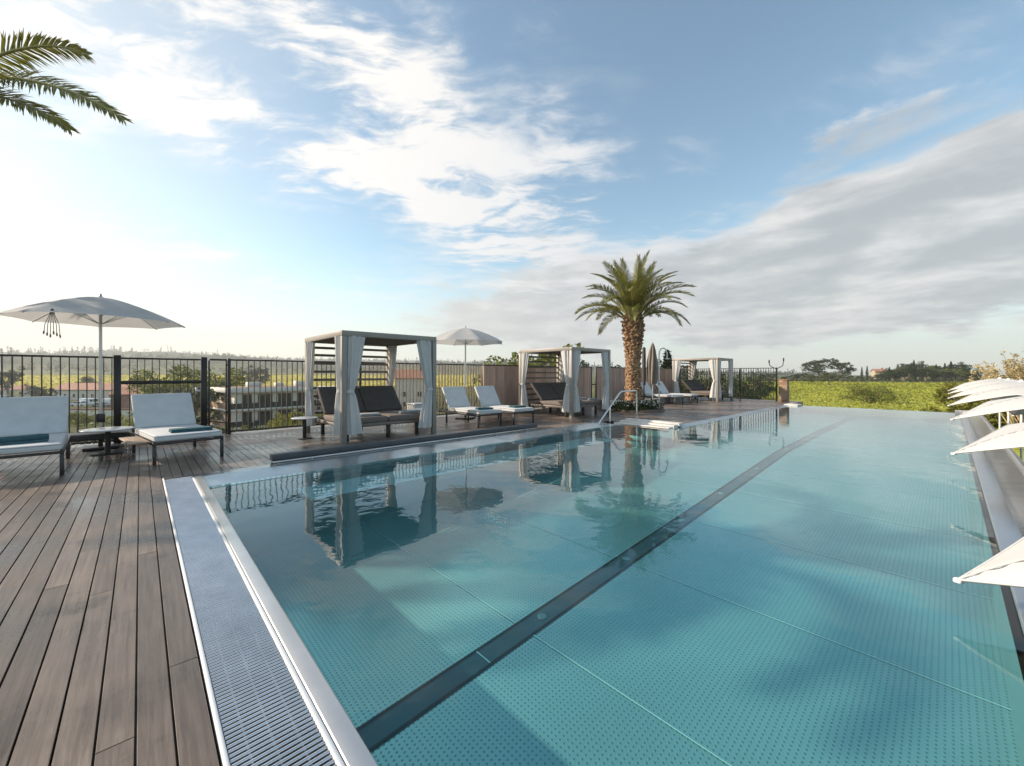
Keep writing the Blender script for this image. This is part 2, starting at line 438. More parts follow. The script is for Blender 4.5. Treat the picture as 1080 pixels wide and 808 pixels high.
def terrain(x, y):
    r = math.hypot(x, y); az = bearing(x, y)
    t = smooth(4, 26, az) if az < 100 else 1 - smooth(110, 170, az)
    if az < -110: t = smooth(-110, -170, az)
    left = lerp(-3.6, -9.0, smooth(11, 42, r)) + 15.0 * smooth(330, 900, r)
    right = -2.45 + 1.2 * smooth(30, 170, r)
    z = lerp(left, right, t)
    if r > 600:
        hz = ridge(az)
        n = noise.noise(Vector((x * .0035, y * .0035, 0))) * .35 + noise.noise(Vector((x * .011, y * .011, 5))) * .12
        z += hz * (1 + n) * smooth(1050, 1650, r)
        mid = hz * .42 * (1 + 1.3 * noise.noise(Vector((x * .004, y * .004, 9))))
        z += mid * smooth(820, 1020, r) * (1 - smooth(1020, 1250, r))
    return z

def build_ground():
    b = MB()
    radii = [0] + [3.0 * 1.0725 ** i for i in range(96)]
    nA = 200
    vs = [(0, 0, terrain(0.01, 0.01))]
    for r in radii[1:]:
        for k in range(nA):
            a = 2 * PI * k / nA
            x, y = r * math.cos(a), r * math.sin(a)
            vs.append((x, y, terrain(x, y)))
    fs = [(0, 1 + k, 1 + (k + 1) % nA) for k in range(nA)]
    for i in range(len(radii) - 2):
        for k in range(nA):
            fs.append((1+i*nA+k, 1+(i+1)*nA+k, 1+(i+1)*nA+(k+1)%nA, 1+i*nA+(k+1)%nA))
    b.add(vs, fs, True)
    o = b.build('ground', M['ground']); tag(o, kind='structure')
    return radii[-1]
RMAX = build_ground()

def sheet(name, az0, az1, r0, r1, mat, dz=.15, na=40, nr=30, kind='structure'):
    b = MB()
    def fn(u, v):
        az = R(lerp(az0, az1, u)); r = r0 * (r1 / r0) ** v
        d, l = r * math.cos(az), r * math.sin(az)
        x, y = FX * d + RX * l, FY * d + RY * l
        return (x, y, terrain(x, y) + dz)
    b.grid(fn, na, nr)
    o = b.build(name, mat)
    if kind: tag(o, kind=kind)
    return o
sheet('field', 16, 60, 27, 165, M['field'], .10, 60, 40)
sheet('yellow_field', -62, 0, 300, 640, M['field_far'], 1.0, 60, 20)
sheet('valley_road', -60, -24, 72, 88, M['road'], .30, 40, 6)
sheet('hill_slope', -75, 26, 930, 2300, M['forest_floor'], 1.2, 120, 40)

# ------------------------------------------------------------------ pool
WZ = -0.035
PX0, PX1 = .62, 22.3
PY0, PY1, PY2 = -.28, 6.30, 4.82
SX = 10.2
def floor_z(x): return interp(x, [(0, -1.05), (.7, -1.05), (11, -.40), (15, -.34), (30, -.32)])

pool = thing('swimming_pool', 'long steel pool of turquoise water with a dark lane line along its dimpled floor', 'pool', (0, 0, 0))
b = MB()
NX = 60
def strip(b, y0, y1, x0, x1, dz, n=60):
    vs = []; fs = []
    for i in range(n + 1):
        x = lerp(x0, x1, i / n)
        vs += [(x, y0, floor_z(x) + dz), (x, y1, floor_z(x) + dz)]
    for i in range(n): fs.append((2*i, 2*i+2, 2*i+3, 2*i+1))
    b.add(vs, fs)
strip(b, PY0 - .05, PY1 + .1, PX0 - .1, PX1 + .1, 0)
b.build('floor', M['pool_floor'], pool)
b = MB(); strip(b, 2.53, 2.73, PX0, PX1, .004); b.build('lane_line', M['lane'], pool)
b = MB(); strip(b, 2.515, 2.54, PX0, PX1, .008); strip(b, 2.72, 2.745, PX0, PX1, .008); b.build('lane_groove', M['lane_edge'], pool)
for k in range(13):
    x = 2.58 + k * 1.66
    b = MB()
    for y0, y1 in ((PY0, 2.515), (2.745, PY1 if x < SX else PY2)):
        w = .006
        b.add([(x - w, y0, floor_z(x) + .006), (x + w, y0, floor_z(x) + .006), (x + w, y1, floor_z(x) + .006), (x - w, y1, floor_z(x) + .006)], [(0, 1, 2, 3)])
    b.build('weld_seam', M['seam'], pool)
for x in (2.1, 5.4, 8.7):
    b = MB(); b.add([(x - .006, 2.54, floor_z(x) + .009), (x + .006, 2.54, floor_z(x) + .009), (x + .006, 2.72, floor_z(x) + .009), (x - .006, 2.72, floor_z(x) + .009)], [(0, 1, 2, 3)])
    b.build('weld_seam', M['seam'], pool)
for x in (2.82, 4.3, 5.8, 7.3, 9.2, 11.4, 14):
    b = MB(); z = floor_z(x)
    b.lathe([(.048, z + .002), (.048, z + .010), (.040, z + .013), (.0, z + .013)], 16, (x, 2.63))
    b.build('floor_inlet', M['pool_wall'], pool)
# walls under the water
b = MB()
def wall(p, q):
    b.add([(p[0], p[1], -1.1), (q[0], q[1], -1.1), (q[0], q[1], -.03), (p[0], p[1], -.03)], [(0, 1, 2, 3)])
for p, q in (((PX0, PY0), (PX0, PY1)), ((PX0, PY1), (SX, PY1)), ((SX, PY1), (SX, PY2)), ((SX, PY2), (PX1, PY2)), ((PX1, PY2), (PX1, PY0)), ((PX1, PY0), (PX0, PY0))):
    wall(p, q)
b.build('wall', M['pool_wall'], pool)
# front rim, flush band of steel
b = MB(); b.rbox((.5415, PY0 - .14, -.16), (.626, 6.98, .008), .008, 2)
b.build('rim', M['steel'], pool)
# left rim slopes down under the water (two runs with a step between)
def slope_rim(x0, x1, yo, yi):
    b = MB()
    b.profile_x([(yo, .006), (yo - .06, .006), (yi + .10, -.040), (yi, -.075), (yi, -.14), (yo, -.14)], x0, x1)
    b.build('rim', M['steel_wet'], pool)
slope_rim(.629, SX - .25, 6.98, 6.28)
slope_rim(SX + .60, PX1 + .2, 5.10, 4.81)
# right rim
b = MB(); b.rbox((.2, PY0 - .15, -.3), (PX1 + .1, PY0, .010), .008, 2); b.build('rim', M['steel'], pool)
# far infinity edge
b = MB(); b.rbox((PX1, PY0 - .2, -.5), (PX1 + .28, PY2 + .3, WZ - .008), .02, 2); b.build('overflow_edge', M['lane'], pool)
# underwater lounge of steel tubes on the left side
b = MB()
for k in range(12):
    y = 6.16 - k * .072
    z = -.15 - .06 * smooth(3, 0, k)
    b.tube([(1.55, y, z), (8.2, y, z)], .017, 6)
for x in (1.6, 3.2, 4.8, 6.4, 8.1):
    b.box((x, 5.36, -.24), (x + .03, 6.26, -.225))
b.build('underwater_lounge', M['steel'], pool)
# steps at the corner
b = MB()
for i, (x0, x1, z) in enumerate(((9.85, 10.2, -.26), (9.5, 9.85, -.36))):
    b.rbox((x0, PY2 + .1, -1.0), (x1, 6.5, z), .01, 1)
b.build('underwater_steps', M['lane'], pool)

b = MB()
b.add([(PX0 - .01, PY0 - .01, WZ), (SX, PY0 - .01, WZ), (SX, PY1 + .12, WZ), (PX0 - .01, PY1 + .12, WZ)], [(0, 1, 2, 3)])
b.add([(SX, PY0 - .01, WZ), (PX1 + .16, PY0 - .01, WZ), (PX1 + .16, PY2 + .06, WZ), (SX, PY2 + .06, WZ)], [(0, 1, 2, 3)])
water = b.build('water', M['water'], None, False); tag(water, kind='structure')

# three pale stone steps from the water up to the deck
for i in range(3):
    b = MB(); x0 = 10.20 + i * .30
    b.rbox((x0, 4.98, -.12 + .0), (x0 + .235, 6.66, .0 + .035 * i), .008, 2)
    st = b.build('entry_step', M['white_stone'])
    tag(st, ['pale stone step at the water line by the pool handrail, lowest of three', 'pale stone step by the pool handrail, middle one of three', 'pale stone step beside the deck boards, uppermost of three'][i], 'step', 'pale steps at the pool entry')

# ------------------------------------------------------------------ drain grates
gut = thing('drain_channel', 'steel drain channel under the ribbed grates along the near end of the pool', 'drain', (0, 0, 0))
b = MB(); b.box((.22, -.4, -.2), (.541, 7.18, -.10)); b.build('trough', M['steel_dark'], gut)
b = MB(); b.rbox((.219, -.4, -.099), (.238, 7.16, .004), .003, 1); b.build('edge_angle', M['white_metal'], gut)
b = MB(); b.rbox((.517, -.4, -.099), (.540, 6.98, .005), .003, 1); b.build('edge_angle', M['white_metal'], gut)
def grate_mesh(length, x0, x1, pitch=.0250):
    b = MB()
    n = int(round(length / pitch))
    for i in range(n):
        y = (i + .5) * pitch
        b.tube([(x0, y, -.004), (x1, y, -.004)], .0070, 8, cap=False, flat=1.2)
    for x in (x0 + .06, (x0 + x1) / 2, x1 - .06):
        b.box((x - .004, 0, -.03), (x + .004, n * pitch, -.010))
    return b.mesh('grate', M['steel_bar'])
gm = grate_mesh(.999, .240, .515)
rows = ['nearest the bottom edge of the photo', 'second from the camera', 'third from the camera', 'fourth from the camera', 'fifth from the camera', 'second from the far corner', 'at the far corner by the deck']
for k in range(7):
    o = put('drain_grate', gm, None, (0, .05 + k, 0))
    tag(o, 'ribbed steel drain grate beside the brown boards, ' + rows[k], 'grate', 'ribbed grates along the near end of the pool')
# grate strip along the left side
b = MB()
n = int((SX - .45) / .02)
for i in range(n):
    x = .258 + i * .02
    if x > SX - .2: break
    b.box((x, 6.995, -.02), (x + .010, 7.155, .002))
b.box((.25, 6.99, -.03), (SX - .2, 7.0, .0)); b.box((.25, 7.15, -.03), (SX - .2, 7.16, .0)); b.box((.25, 6.99, -.06), (SX - .2, 7.16, -.03))
o = b.build('edge_grate', M['steel_bar']); tag(o, 'narrow steel grate strip between the deck and the left side of the pool', 'grate')
# right-hand channel, outside the pool
ch = thing('overflow_channel', 'long steel overflow channel along the right side of the pool under the white parasols', 'drain', (0, 0, 0))
b = MB(); b.box((.2, -.74, -.3), (PX1 + .1, -.432, -.06)); b.build('trough', M['steel_dark'], ch)
b = MB(); b.rbox((.2, -.80, -.3), (PX1 + .1, -.742, .03), .006, 1); b.build('outer_wall', M['steel'], ch)
b = MB()
n = int((PX1 - .3) / .05)
for i in range(n):
    x = .25 + i * .05
    b.box((x, -.735, -.05), (x + .032, -.435, -.025))
b.build('grate', M['steel_bar'], ch)
# pale blocks that close the two long sides at the far end
b = MB(); b.rbox((PX1 - .3, -.85, -.6), (PX1 + .3, -.16, .06), .01, 2)
o = b.build('end_block', M['white_stone']); tag(o, 'white block closing the far end of the overflow channel beside the parasols', 'block', 'white blocks at the far end of the pool')
b = MB(); b.rbox((PX1 - .5, 4.62, -.35), (PX1 + .35, 5.16, .03), .01, 2)
o = b.build('end_block', M['white_stone']); tag(o, 'white block at the far corner of the deck in front of the stone pillar', 'block', 'white blocks at the far end of the pool')

# ------------------------------------------------------------------ deck
def build_deck():
    b = MB(); cols = []
    PITCH, GAP = .1125, .0075
    rng = random.Random(3)
    x = -5.0
    x_edge = .216
    k0 = math.floor((x_edge - x) / PITCH)
    x = x_edge - k0 * PITCH
    i = 0
    while x < 25.2:
        if x < x_edge - .01: y0 = -3.0
        elif x < SX - .25: y0 = 7.165
        elif x < SX + .87: y0 = 6.98 if x < SX + .2 else 6.68
        else: y0 = 5.115
        y1 = 11.75
        cuts = [y0]
        y = y0 + rng.uniform(.8, 3.8)
        while y < y1 - .5:
            cuts.append(y); y += rng.uniform(2.2, 4.2)
        cuts.append(y1)
        for a, c in zip(cuts, cuts[1:]):
            z = rng.uniform(-.0012, .0012)
            xa, xb = x, x + PITCH - GAP
            e = .0015
            prof = [(xa, -.028), (xa, z - e), (xa + e, z), (xb - e, z), (xb, z - e), (xb, -.028)]
            ya, yb = a + .0012, c - .0012
            vs = [(p, ya, q) for p, q in prof] + [(p, yb, q) for p, q in prof]
            n = 6
            fs = [tuple(range(n))[::-1], tuple(range(n, 2 * n))] + [(q, q + 1, n + q + 1, n + q) for q in range(n - 1)]
            b.add(vs, fs); cols += [rng.random()] * len(vs)
        x += PITCH; i += 1
    me = b.mesh('pool_deck', M['deck'])
    at = me.attributes.new('rnd', 'FLOAT', 'POINT')
    at.data.foreach_set('value', cols)
    bm = bmesh.new(); bm.from_mesh(me); bmesh.ops.recalc_face_normals(bm, faces=bm.faces); bm.to_mesh(me); bm.free()
    o = put('pool_deck', me); tag(o, kind='structure')
build_deck()
b = MB()
b.box((-5.0, -3.0, -3.9), (.219, 11.8, -.06))
b.box((.221, 7.17, -3.9), (SX - .2, 11.8, -.06))
b.box((SX - .199, 6.70, -3.9), (SX + .86, 11.8, -.06))
b.box((SX + .861, 5.11, -3.9), (25.2, 11.8, -.06))
o = b.build('deck_base', M['black']); tag(o, kind='structure')
# lower terrace under the white parasols, right of the pool
b = MB(); b.box((-2, -14, -2.6), (27, -.81, -2.2)); o = b.build('lower_terrace', M['paving']); tag(o, kind='structure')

# long low dark bar on the deck beside the pool, with a pale strip and bolts at its foot
kb = thing('edge_bar', 'long low dark grey bar lying on the deck along the left side of the pool', 'bar', (0, 0, 0))
b = MB(); b.rbox((1.52, 7.20, .035), (7.55, 7.36, .135), .02, 3); b.build('bar', M['kerb'], kb)
b = MB(); b.rbox((1.53, 7.175, .003), (7.54, 7.34, .034), .004, 1); b.build('foot_strip', M['steel'], kb)
for x in (2.1, 3.1, 4.1, 5.1, 6.1, 7.1):
    b = MB(); b.lathe([(.012, .0), (.016, .03), (.0, .034)], 8, (x, 7.166)); b.build('bolt', M['alu'], kb)

# ------------------------------------------------------------------ fences
FY0 = 11.44
FH = 1.76
def fence_run(x0, x1, label, posts=(), spacing=.117, depth=.055, bars='fence', group='metal fence panels along the deck'):
    f = thing('metal_fence', label, 'fence', (x0, FY0, 0), 0, group)
    w = x1 - x0
    b = MB(); b.rbox((0, -.028, FH - .035), (w, .028, FH), .005, 1); b.build('top_rail', M['fence'], f)
    b = MB(); b.rbox((0, -.02, .05), (w, .02, .085), .004, 1); b.build('bottom_rail', M['fence'], f)
    for p in posts:
        b = MB(); b.rbox((p - .03, -.045, -.02), (p + .03, .045, FH + .015), .005, 1); b.build('post', M['fence'], f)
    n = int(round(w / spacing))
    b = MB(); b.box((-.007, -depth / 2, .086), (.007, depth / 2, FH - .036)); me = b.mesh('baluster', M[bars])
    for i in range(n):
        x = (i + .5) * w / n
        if any(abs(x - p) < .04 for p in posts): continue
        put('baluster', me, f, (x, 0, 0))
    return f
fence_run(-4.3, -.36, 'dark metal fence of thin bars behind the white lounger on the far left', (.03,))
fence_run(1.50, 4.6, 'dark metal bar fence in front of the modern apartment block, left of the first cabana', (.03,))
fence_run(4.6, 9.1, 'sunlit brown metal bar fence behind the two grey loungers and the small parasol', (.03, 2.25), bars='fence_sunlit')
# the gate with a thick post either side and a bar across it
g = thing('metal_gate', 'dark metal gate with a thick crossbar behind the second white lounger', 'gate', (-.34, FY0, 0), 0)
W = 1.40
for x in (.0, W):
    b = MB(); b.rbox((x - .055, -.055, -.02), (x + .055, .055, FH + .03), .006, 1); b.build('post', M['black'], g)
b = MB(); b.rbox((.056, -.025, FH - .045), (W - .056, .025, FH - .01), .004, 1); b.build('top_rail', M['fence'], g)
b = MB(); b.rbox((.056, -.04, 1.20), (W - .056, .012, 1.27), .006, 1); b.build('crossbar', M['black'], g)
b = MB(); b.rbox((.056, -.025, .02), (W - .056, .025, .30), .004, 1); b.build('kick_plate', M['fence'], g)
b = MB(); b.box((-.007, -.010, .301), (.007, .040, FH - .046)); me = b.mesh('baluster', M['fence'])
for i in range(10): put('baluster', me, g, (.18 + i * .116, 0, 0))
b = MB(); b.rbox((W - .16, -.10, 1.02), (W - .07, -.041, 1.05), .008, 2); b.rbox((W - .16, -.085, .96), (W - .12, -.026, 1.11), .006, 1); b.build('handle', M['alu'], g)
# open frame with hinges right of the gate
g = thing('metal_fence', 'open dark metal frame between the gate and the bar fence, with no bars in it', 'fence', (1.125, FY0, 0), 0)
b = MB(); b.rbox((.04, -.02, FH - .04), (.36, .02, FH), .004, 1); b.build('top_rail', M['fence'], g)
for x in (.03, .35):
    b = MB(); b.rbox((x - .015, -.02, 0), (x + .015, .02, FH - .041), .004, 1); b.build('post', M['fence'], g)
for z in (.5, 1.1, 1.6):
    b = MB(); b.rbox((.331, -.045, z), (.371, -.021, z + .05), .004, 1); b.build('hinge', M['black'], g)
# timber panels
def panel_run(x0, x1, label):
    f = thing('timber_fence', label, 'fence', (x0, FY0, 0), 0, 'timber panels along the deck')
    w = x1 - x0; n = int(w / .14)
    b = MB()
    for i in range(n):
        xa = i * w / n
        b.box((xa + .004, -.03 + .008 * (i % 2), .05), (xa + w / n - .004, .01, FH - .04))
    b.build('board', M['wood_panel'], f)
    b = MB(); b.rbox((0, -.04, FH - .039), (w, .035, FH), .004, 1); b.build('top_rail', M['fence'], f)
    b = MB(); b.rbox((0, .012, .15), (w, .035, .25), .004, 1); b.build('bottom_rail', M['fence'], f)
    for x in (.03, w - .03):
        b = MB(); b.rbox((x - .03, .036, -.02), (x + .03, .10, FH - .002), .004, 1); b.build('post', M['fence'], f)
panel_run(9.14, 12.4, 'brown timber board fence behind the middle cabana, nearest panel')
panel_run(12.44, 15.6, 'brown timber board fence right of the middle cabana up to the dark gap')
panel_run(16.05, 20.2, 'brown timber board fence behind the palm trunk')
panel_run(20.24, 24.9, 'brown timber board fence behind the closed parasol, up to the far cabana')
b = MB(); b.rbox((15.61, -.03, -.02), (15.68, .04, FH), .006, 1); b.rbox((15.97, -.03, -.02), (16.04, .04, FH), .006, 1); b.rbox((15.68, -.02, .9), (15.97, .02, .95), .004, 1)
o = b.build('fence_gap_frame', M['fence'], None); o.location = (0, FY0, 0); tag(o, 'dark metal frame of the narrow gap between two timber fence panels', 'fence')
# end fence across the far end of the deck
def end_fence():
    f = thing('metal_fence', 'see-through dark bar fence across the far end of the deck behind the last cabana', 'fence', (24.8, 6.15, 0), PI / 2, 'metal fence panels along the deck')
    w = 5.25
    b = MB(); b.rbox((0, -.025, FH - .035), (w, .025, FH), .005, 1); b.build('top_rail', M['fence'], f)
    b = MB(); b.rbox((0, -.02, .05), (w, .02, .085), .004, 1); b.build('bottom_rail', M['fence'], f)
    for x in (.03, 1.8, 3.5, w - .03):
        b = MB(); b.rbox((x - .03, -.03, -.02), (x + .03, .03, FH + .01), .005, 1); b.build('post', M['fence'], f)
    b = MB(); b.box((-.009, -.025, .086), (.009, .025, FH - .036)); me = b.mesh('baluster', M['fence'])
    n = 44
    for i in range(n):
        x = (i + .5) * w / n
        if min(abs(x - p) for p in (.03, 1.8, 3.5, w - .03)) > .04: put('baluster', me, f, (x, 0, 0))
end_fence()
pl = thing('stone_pillar', 'square brown stone pillar at the far end of the deck beside the vineyard', 'pillar', (24.5, 5.78, 0))
b = MB(); b.rbox((-.19, -.19, -.4), (.19, .19, 1.10), .02, 2); b.build('shaft', M['stone_pillar'], pl)
b = MB(); b.rbox((-.21, -.21, 1.101), (.21, .21, 1.15), .015, 2); b.build('cap', M['terracotta'], pl)
# forked metal post at the end of the fence
fp = thing('forked_post', 'dark metal post forking into two upturned arms at the end of the far fence', 'post', (24.4, 6.10, 0))
b = MB(); b.tube([(0, 0, 0), (0, 0, 1.75)], .035, 8); b.build('shaft', M['black'], fp)
for s, h in ((-1, 2.0), (1, 2.1)):
    b = MB(); b.tube([(0, 0, 1.70), (s * .10, -s * .12, 1.76), (s * .2, -s * .24, 1.86), (s * .22, -s * .27, h)], .02, 7); b.tube([(s * .22, -s * .27, h), (s * .22, -s * .27, h + .16)], [.035, .03], 8)
    b.build('arm', M['black'], fp)
# black net hanging behind the frame
b = MB()
for i in range(15):
    t = i / 14
    b.tube([(.95 + t * .75, FY0 + .30, .36 - .16 * t), (1.7 - t * .1, FY0 + .30, -.2 + .1 * t)], .004, 4)
    b.tube([(.95 + t * .75, FY0 + .305, .36 - .16 * t), (.95 - t * .02 + .3 * t, FY0 + .305, -.2)], .004, 4)
b.tube([(.93, FY0 + .3, .37), (1.72, FY0 + .3, .19)], .012, 6)
o = b.build('safety_net', M['net']); tag(o, 'black net hanging low behind the fence right of the second white lounger', 'net')

# ------------------------------------------------------------------ loungers
def make_lounger(name, label, group, w=.80, mat='sling', side_tray=False):
    t = thing(name, label, 'sun lounger', (0, 0, 0), 0, group)
    h = w / 2
    b = MB()
    for s in (-1, 1): b.rbox((s * h - .02, .0, .29), (s * h + .02, 2.05, .345), .006, 1)
    for y in (.02, .7, 1.4, 2.03): b.rbox((-h + .02, y - .02, .30), (h - .02, y + .02, .335), .006, 1)
    b.build('frame', M['lframe'], t)
    for s in (-1, 1):
        for y in (.03, 1.6):
            b = MB(); b.rbox((s * (h - .0) - .022, y - .022, 0), (s * (h - .0) + .022, y + .022, .289), .005, 1)
            b.build('leg', M['lframe'], t)
    b = MB(); b.rbox((-h + .0, -.02, .347), (h - .0, 1.52, .445), .03, 3, cuts=4, puff=.012); sm_ = b.build('seat_mattress', M[mat], t)
    for z in (.368, .432):
        b = MB(); c = [(-h + .03, -.018), (h - .03, -.018), (h + .003, .015), (h + .003, 1.49), (h - .03, 1.522), (-h + .03, 1.522), (-h - .003, 1.49), (-h - .003, .015), (-h + .03, -.018)]
        b.tube([(x, y, z) for x, y in c], .006, 5); b.build('piping', M['piping'], sm_)
    A = R(57)
    Mx = Matrix.Translation((0, 1.52, .42)) @ Matrix.Rotation(A, 4, 'X')
    b = MB(); b.rbox((-h + .0, 0, -.005), (h - .0, .70, .07), .025, 3, M=Mx, cuts=4, puff=.008); b.build('back_mattress', M[mat], t)
    b = MB()
    for s in (-1, 1):
        b.rbox((s * (h - .04) - .012, .0, -.035), (s * (h - .04) + .012, .68, -.006), .004, 1, M=Mx)
        p = Mx @ Vector((s * (h - .06), .42, -.03)); b.tube([p, (s * (h - .06), 1.99, .33)], .010, 6)
    b.build('back_frame', M['lframe'], t)
    if side_tray:
        b = MB(); b.rbox((-h - .27, .10, .335), (-h - .03, 1.05, .36), .006, 2); b.build('side_tray', M['wood_tray'], t)
    return t
G1 = 'sun loungers along the deck'
l1 = make_lounger('sun_lounger', 'white sun lounger at the left edge with a rolled teal towel on it', G1, .88)
l1.location = (-1.24, 8.34, 0); l1.rotation_euler = (0, 0, R(3))
l2 = make_lounger('sun_lounger', 'white sun lounger with a wooden side tray, in front of the dark metal gate', G1, .88, side_tray=True)
l2.location = (.60, 8.36, 0); l2.rotation_euler = (0, 0, R(9))
l3 = make_lounger('sun_lounger', 'pale grey sun lounger under the small parasol, right of the first cabana', G1, .76)
l3.location = (6.88, 8.30, 0); l3.rotation_euler = (0, 0, R(-2))
for (x, y, rz, lab) in ((8.0, 8.15, -1, 'pale grey sun lounger just left of the middle cabana'),
                        (18.35, 8.45, 0, 'pale sun lounger right behind the outdoor shower'),
                        (19.75, 8.35, 0, 'pale sun lounger just left of the farthest cabana')):
    copy_tree(l3, None, (x, y, 0), R(rz), lab)

def towel_fold(name, label, x, y, z, rz, mat, w=.34, d=.46, h=.045, cat='towel', tilt=0):
    b = MB()
    for k in range(3):
        b.rbox((-w/2 + .004 * k, -d/2 + .006 * k, k * h / 3 + .0005), (w/2 - .003 * k, d/2 - .004 * k, (k + 1) * h / 3), .007, 2, cuts=2, puff=.003)
    o = b.build(name, M[mat]); o.location = (x, y, z); o.rotation_euler = (0, 0, rz)
    return tag(o, label, cat, 'folded towels on the loungers and daybeds')
def on_lounger(ox, oy, rz, lx, ly):
    return (ox + lx * math.cos(rz) - ly * math.sin(rz), oy + lx * math.sin(rz) + ly * math.cos(rz))
x, y = on_lounger(-1.24, 8.34, R(3), -.06, .36)
b = MB(); b.tube([(-.36 + .72 * i / 8, .012 * math.sin(i), .055) for i in range(9)], [.045, .052, .054, .053, .055, .054, .053, .052, .046], 14); b.rbox((-.355, -.13, .002), (.355, .02, .028), .012, 2)
o = b.build('rolled_towel', M['towel']); o.location = (x, y, .452); o.rotation_euler = (0, 0, R(8))
tag(o, 'teal towel rolled up across the seat of the leftmost white lounger', 'towel')
x, y = on_lounger(.60, 8.36, R(9), .08, .30)
towel_fold('folded_towel', 'dark blue grey folded towel on the white lounger with a wooden tray', x, y, .453, R(13 + 82), 'towel', .26, .56, .05)
towel_fold('folded_towel', 'folded dark towel on the pale lounger under the small parasol', 6.92, 8.62, .453, R(80), 'towel', .3, .42)
towel_fold('folded_towel', 'folded dark towel on the pale lounger just left of the middle cabana', 8.03, 8.47, .453, R(85), 'towel', .3, .42)

# ------------------------------------------------------------------ cabanas
CW, CD, CH = 2.05, 2.32, 2.26
def curtain_mesh(axis, length, z_top=CH - .09, z_tie=1.06, z_bot=.20, seed=0):
    """curtain hung along a beam from the corner, gathered and tied to the post; axis is the beam's direction"""
    rng = random.Random(seed)
    ph = [rng.uniform(0, 6.28) for _ in range(4)]
    b = MB(); nu, nv = 44, 34
    ax = Vector(axis); pr = Vector((-ax.y, ax.x, 0))
    def fn(u, v):
        z = lerp(z_top, z_bot, v)
        if z > z_tie: k = ((z - z_tie) / (z_top - z_tie)) ** .75; wdt = lerp(.085, length, k); off = lerp(.075, length / 2 + .02, k)
        else: k = ((z_tie - z) / (z_tie - z_bot)) ** .6; wdt = lerp(.085, length * .82, k); off = lerp(.075, .17, k)
        a = 2 * PI * u
        th = lerp(.05, .085, min(1, k)) if z < z_tie else lerp(.05, .06, k)
        fold = math.sin(9 * a + ph[0] + 1.3 * math.sin(3 * v + ph[1])) * .018 + math.sin(5 * a + ph[2]) * .012 * (1 + v)
        p = ax * (off + (wdt / 2) * math.cos(a) + fold * math.cos(a)) + pr * ((th + fold) * math.sin(a))
        return (p.x, p.y, z + (.012 * math.sin(7 * a + ph[3]) if v > .99 else 0))
    b.grid(fn, nu, nv, True, True)
    # the tie band
    b.lathe([(.085, z_tie - .03), (.09, z_tie), (.085, z_tie + .03)], 14, (ax.x * .075, ax.y * .075))
    return b.mesh('curtain', M['curtain'])

def make_cabana(label):
    t = thing('cabana', label, 'cabana', (0, 0, 0), 0, 'cabanas along the deck')
    s = .05
    b = MB(); b.rbox((-s, -s, 0), (s, s, CH - .1), .006, 2); post = b.mesh('post', M['taupe'])
    for x, y in ((0, 0), (CW, 0), (0, CD), (CW, CD)): put('post', post, t, (x, y, 0))
    for lo, hi in (((-s, -s, CH - .099), (CW + s, s, CH + .01)), ((-s, CD - s, CH - .099), (CW + s, CD + s, CH + .01)),
                   ((-s, s + .001, CH - .099), (s, CD - s - .001, CH + .01)), ((CW - s, s + .001, CH - .099), (CW + s, CD - s - .001, CH + .01))):
        b = MB(); b.rbox(lo, hi, .006, 2); b.build('beam', M['taupe'], t)
    # roof of slats set between the beams
    b = MB()
    n = 11
    for i in range(n):
        y = s + .06 + i * (CD - 2 * s - .12) / (n - 1)
        b.rbox((s + .001, y - .045, CH - .075), (CW - s - .001, y + .045, CH - .05), .004, 1)
    b.box((s + .001, s + .02, CH - .048), (CW - s - .001, CD - s - .02, CH - .040))
    b.build('roof_panel', M['slat'], t)
    b = MB(); b.rbox((s + .001, CD - .02, -.03), (CW - s - .001, CD + .02, .03), .005, 1); sl = b.mesh('slat', M['slat'])
    for z in (2.05, 1.87, 1.67, 1.47, 1.27, 1.07, .87, .67, .47, .27): put('slat', sl, t, (0, 0, z))
    for (x, y), ax, ln, sd in (((.0, .0), (1, 0, 0), .36, 1), ((0, 0), (0, 1, 0), .34, 2), ((CW, 0), (-1, 0, 0), .36, 3), ((0, CD), (0, -1, 0), .36, 4), ((CW, CD), (0, -1, 0), .36, 5)):
        ox = .045 * (1 if ax[0] > 0 else -1 if ax[0] < 0 else 0); oy = .045 * (1 if ax[1] > 0 else -1 if ax[1] < 0 else 0)
        put('curtain', curtain_mesh(ax, ln, seed=sd), t, (x + ox, y + oy, 0))
    return t
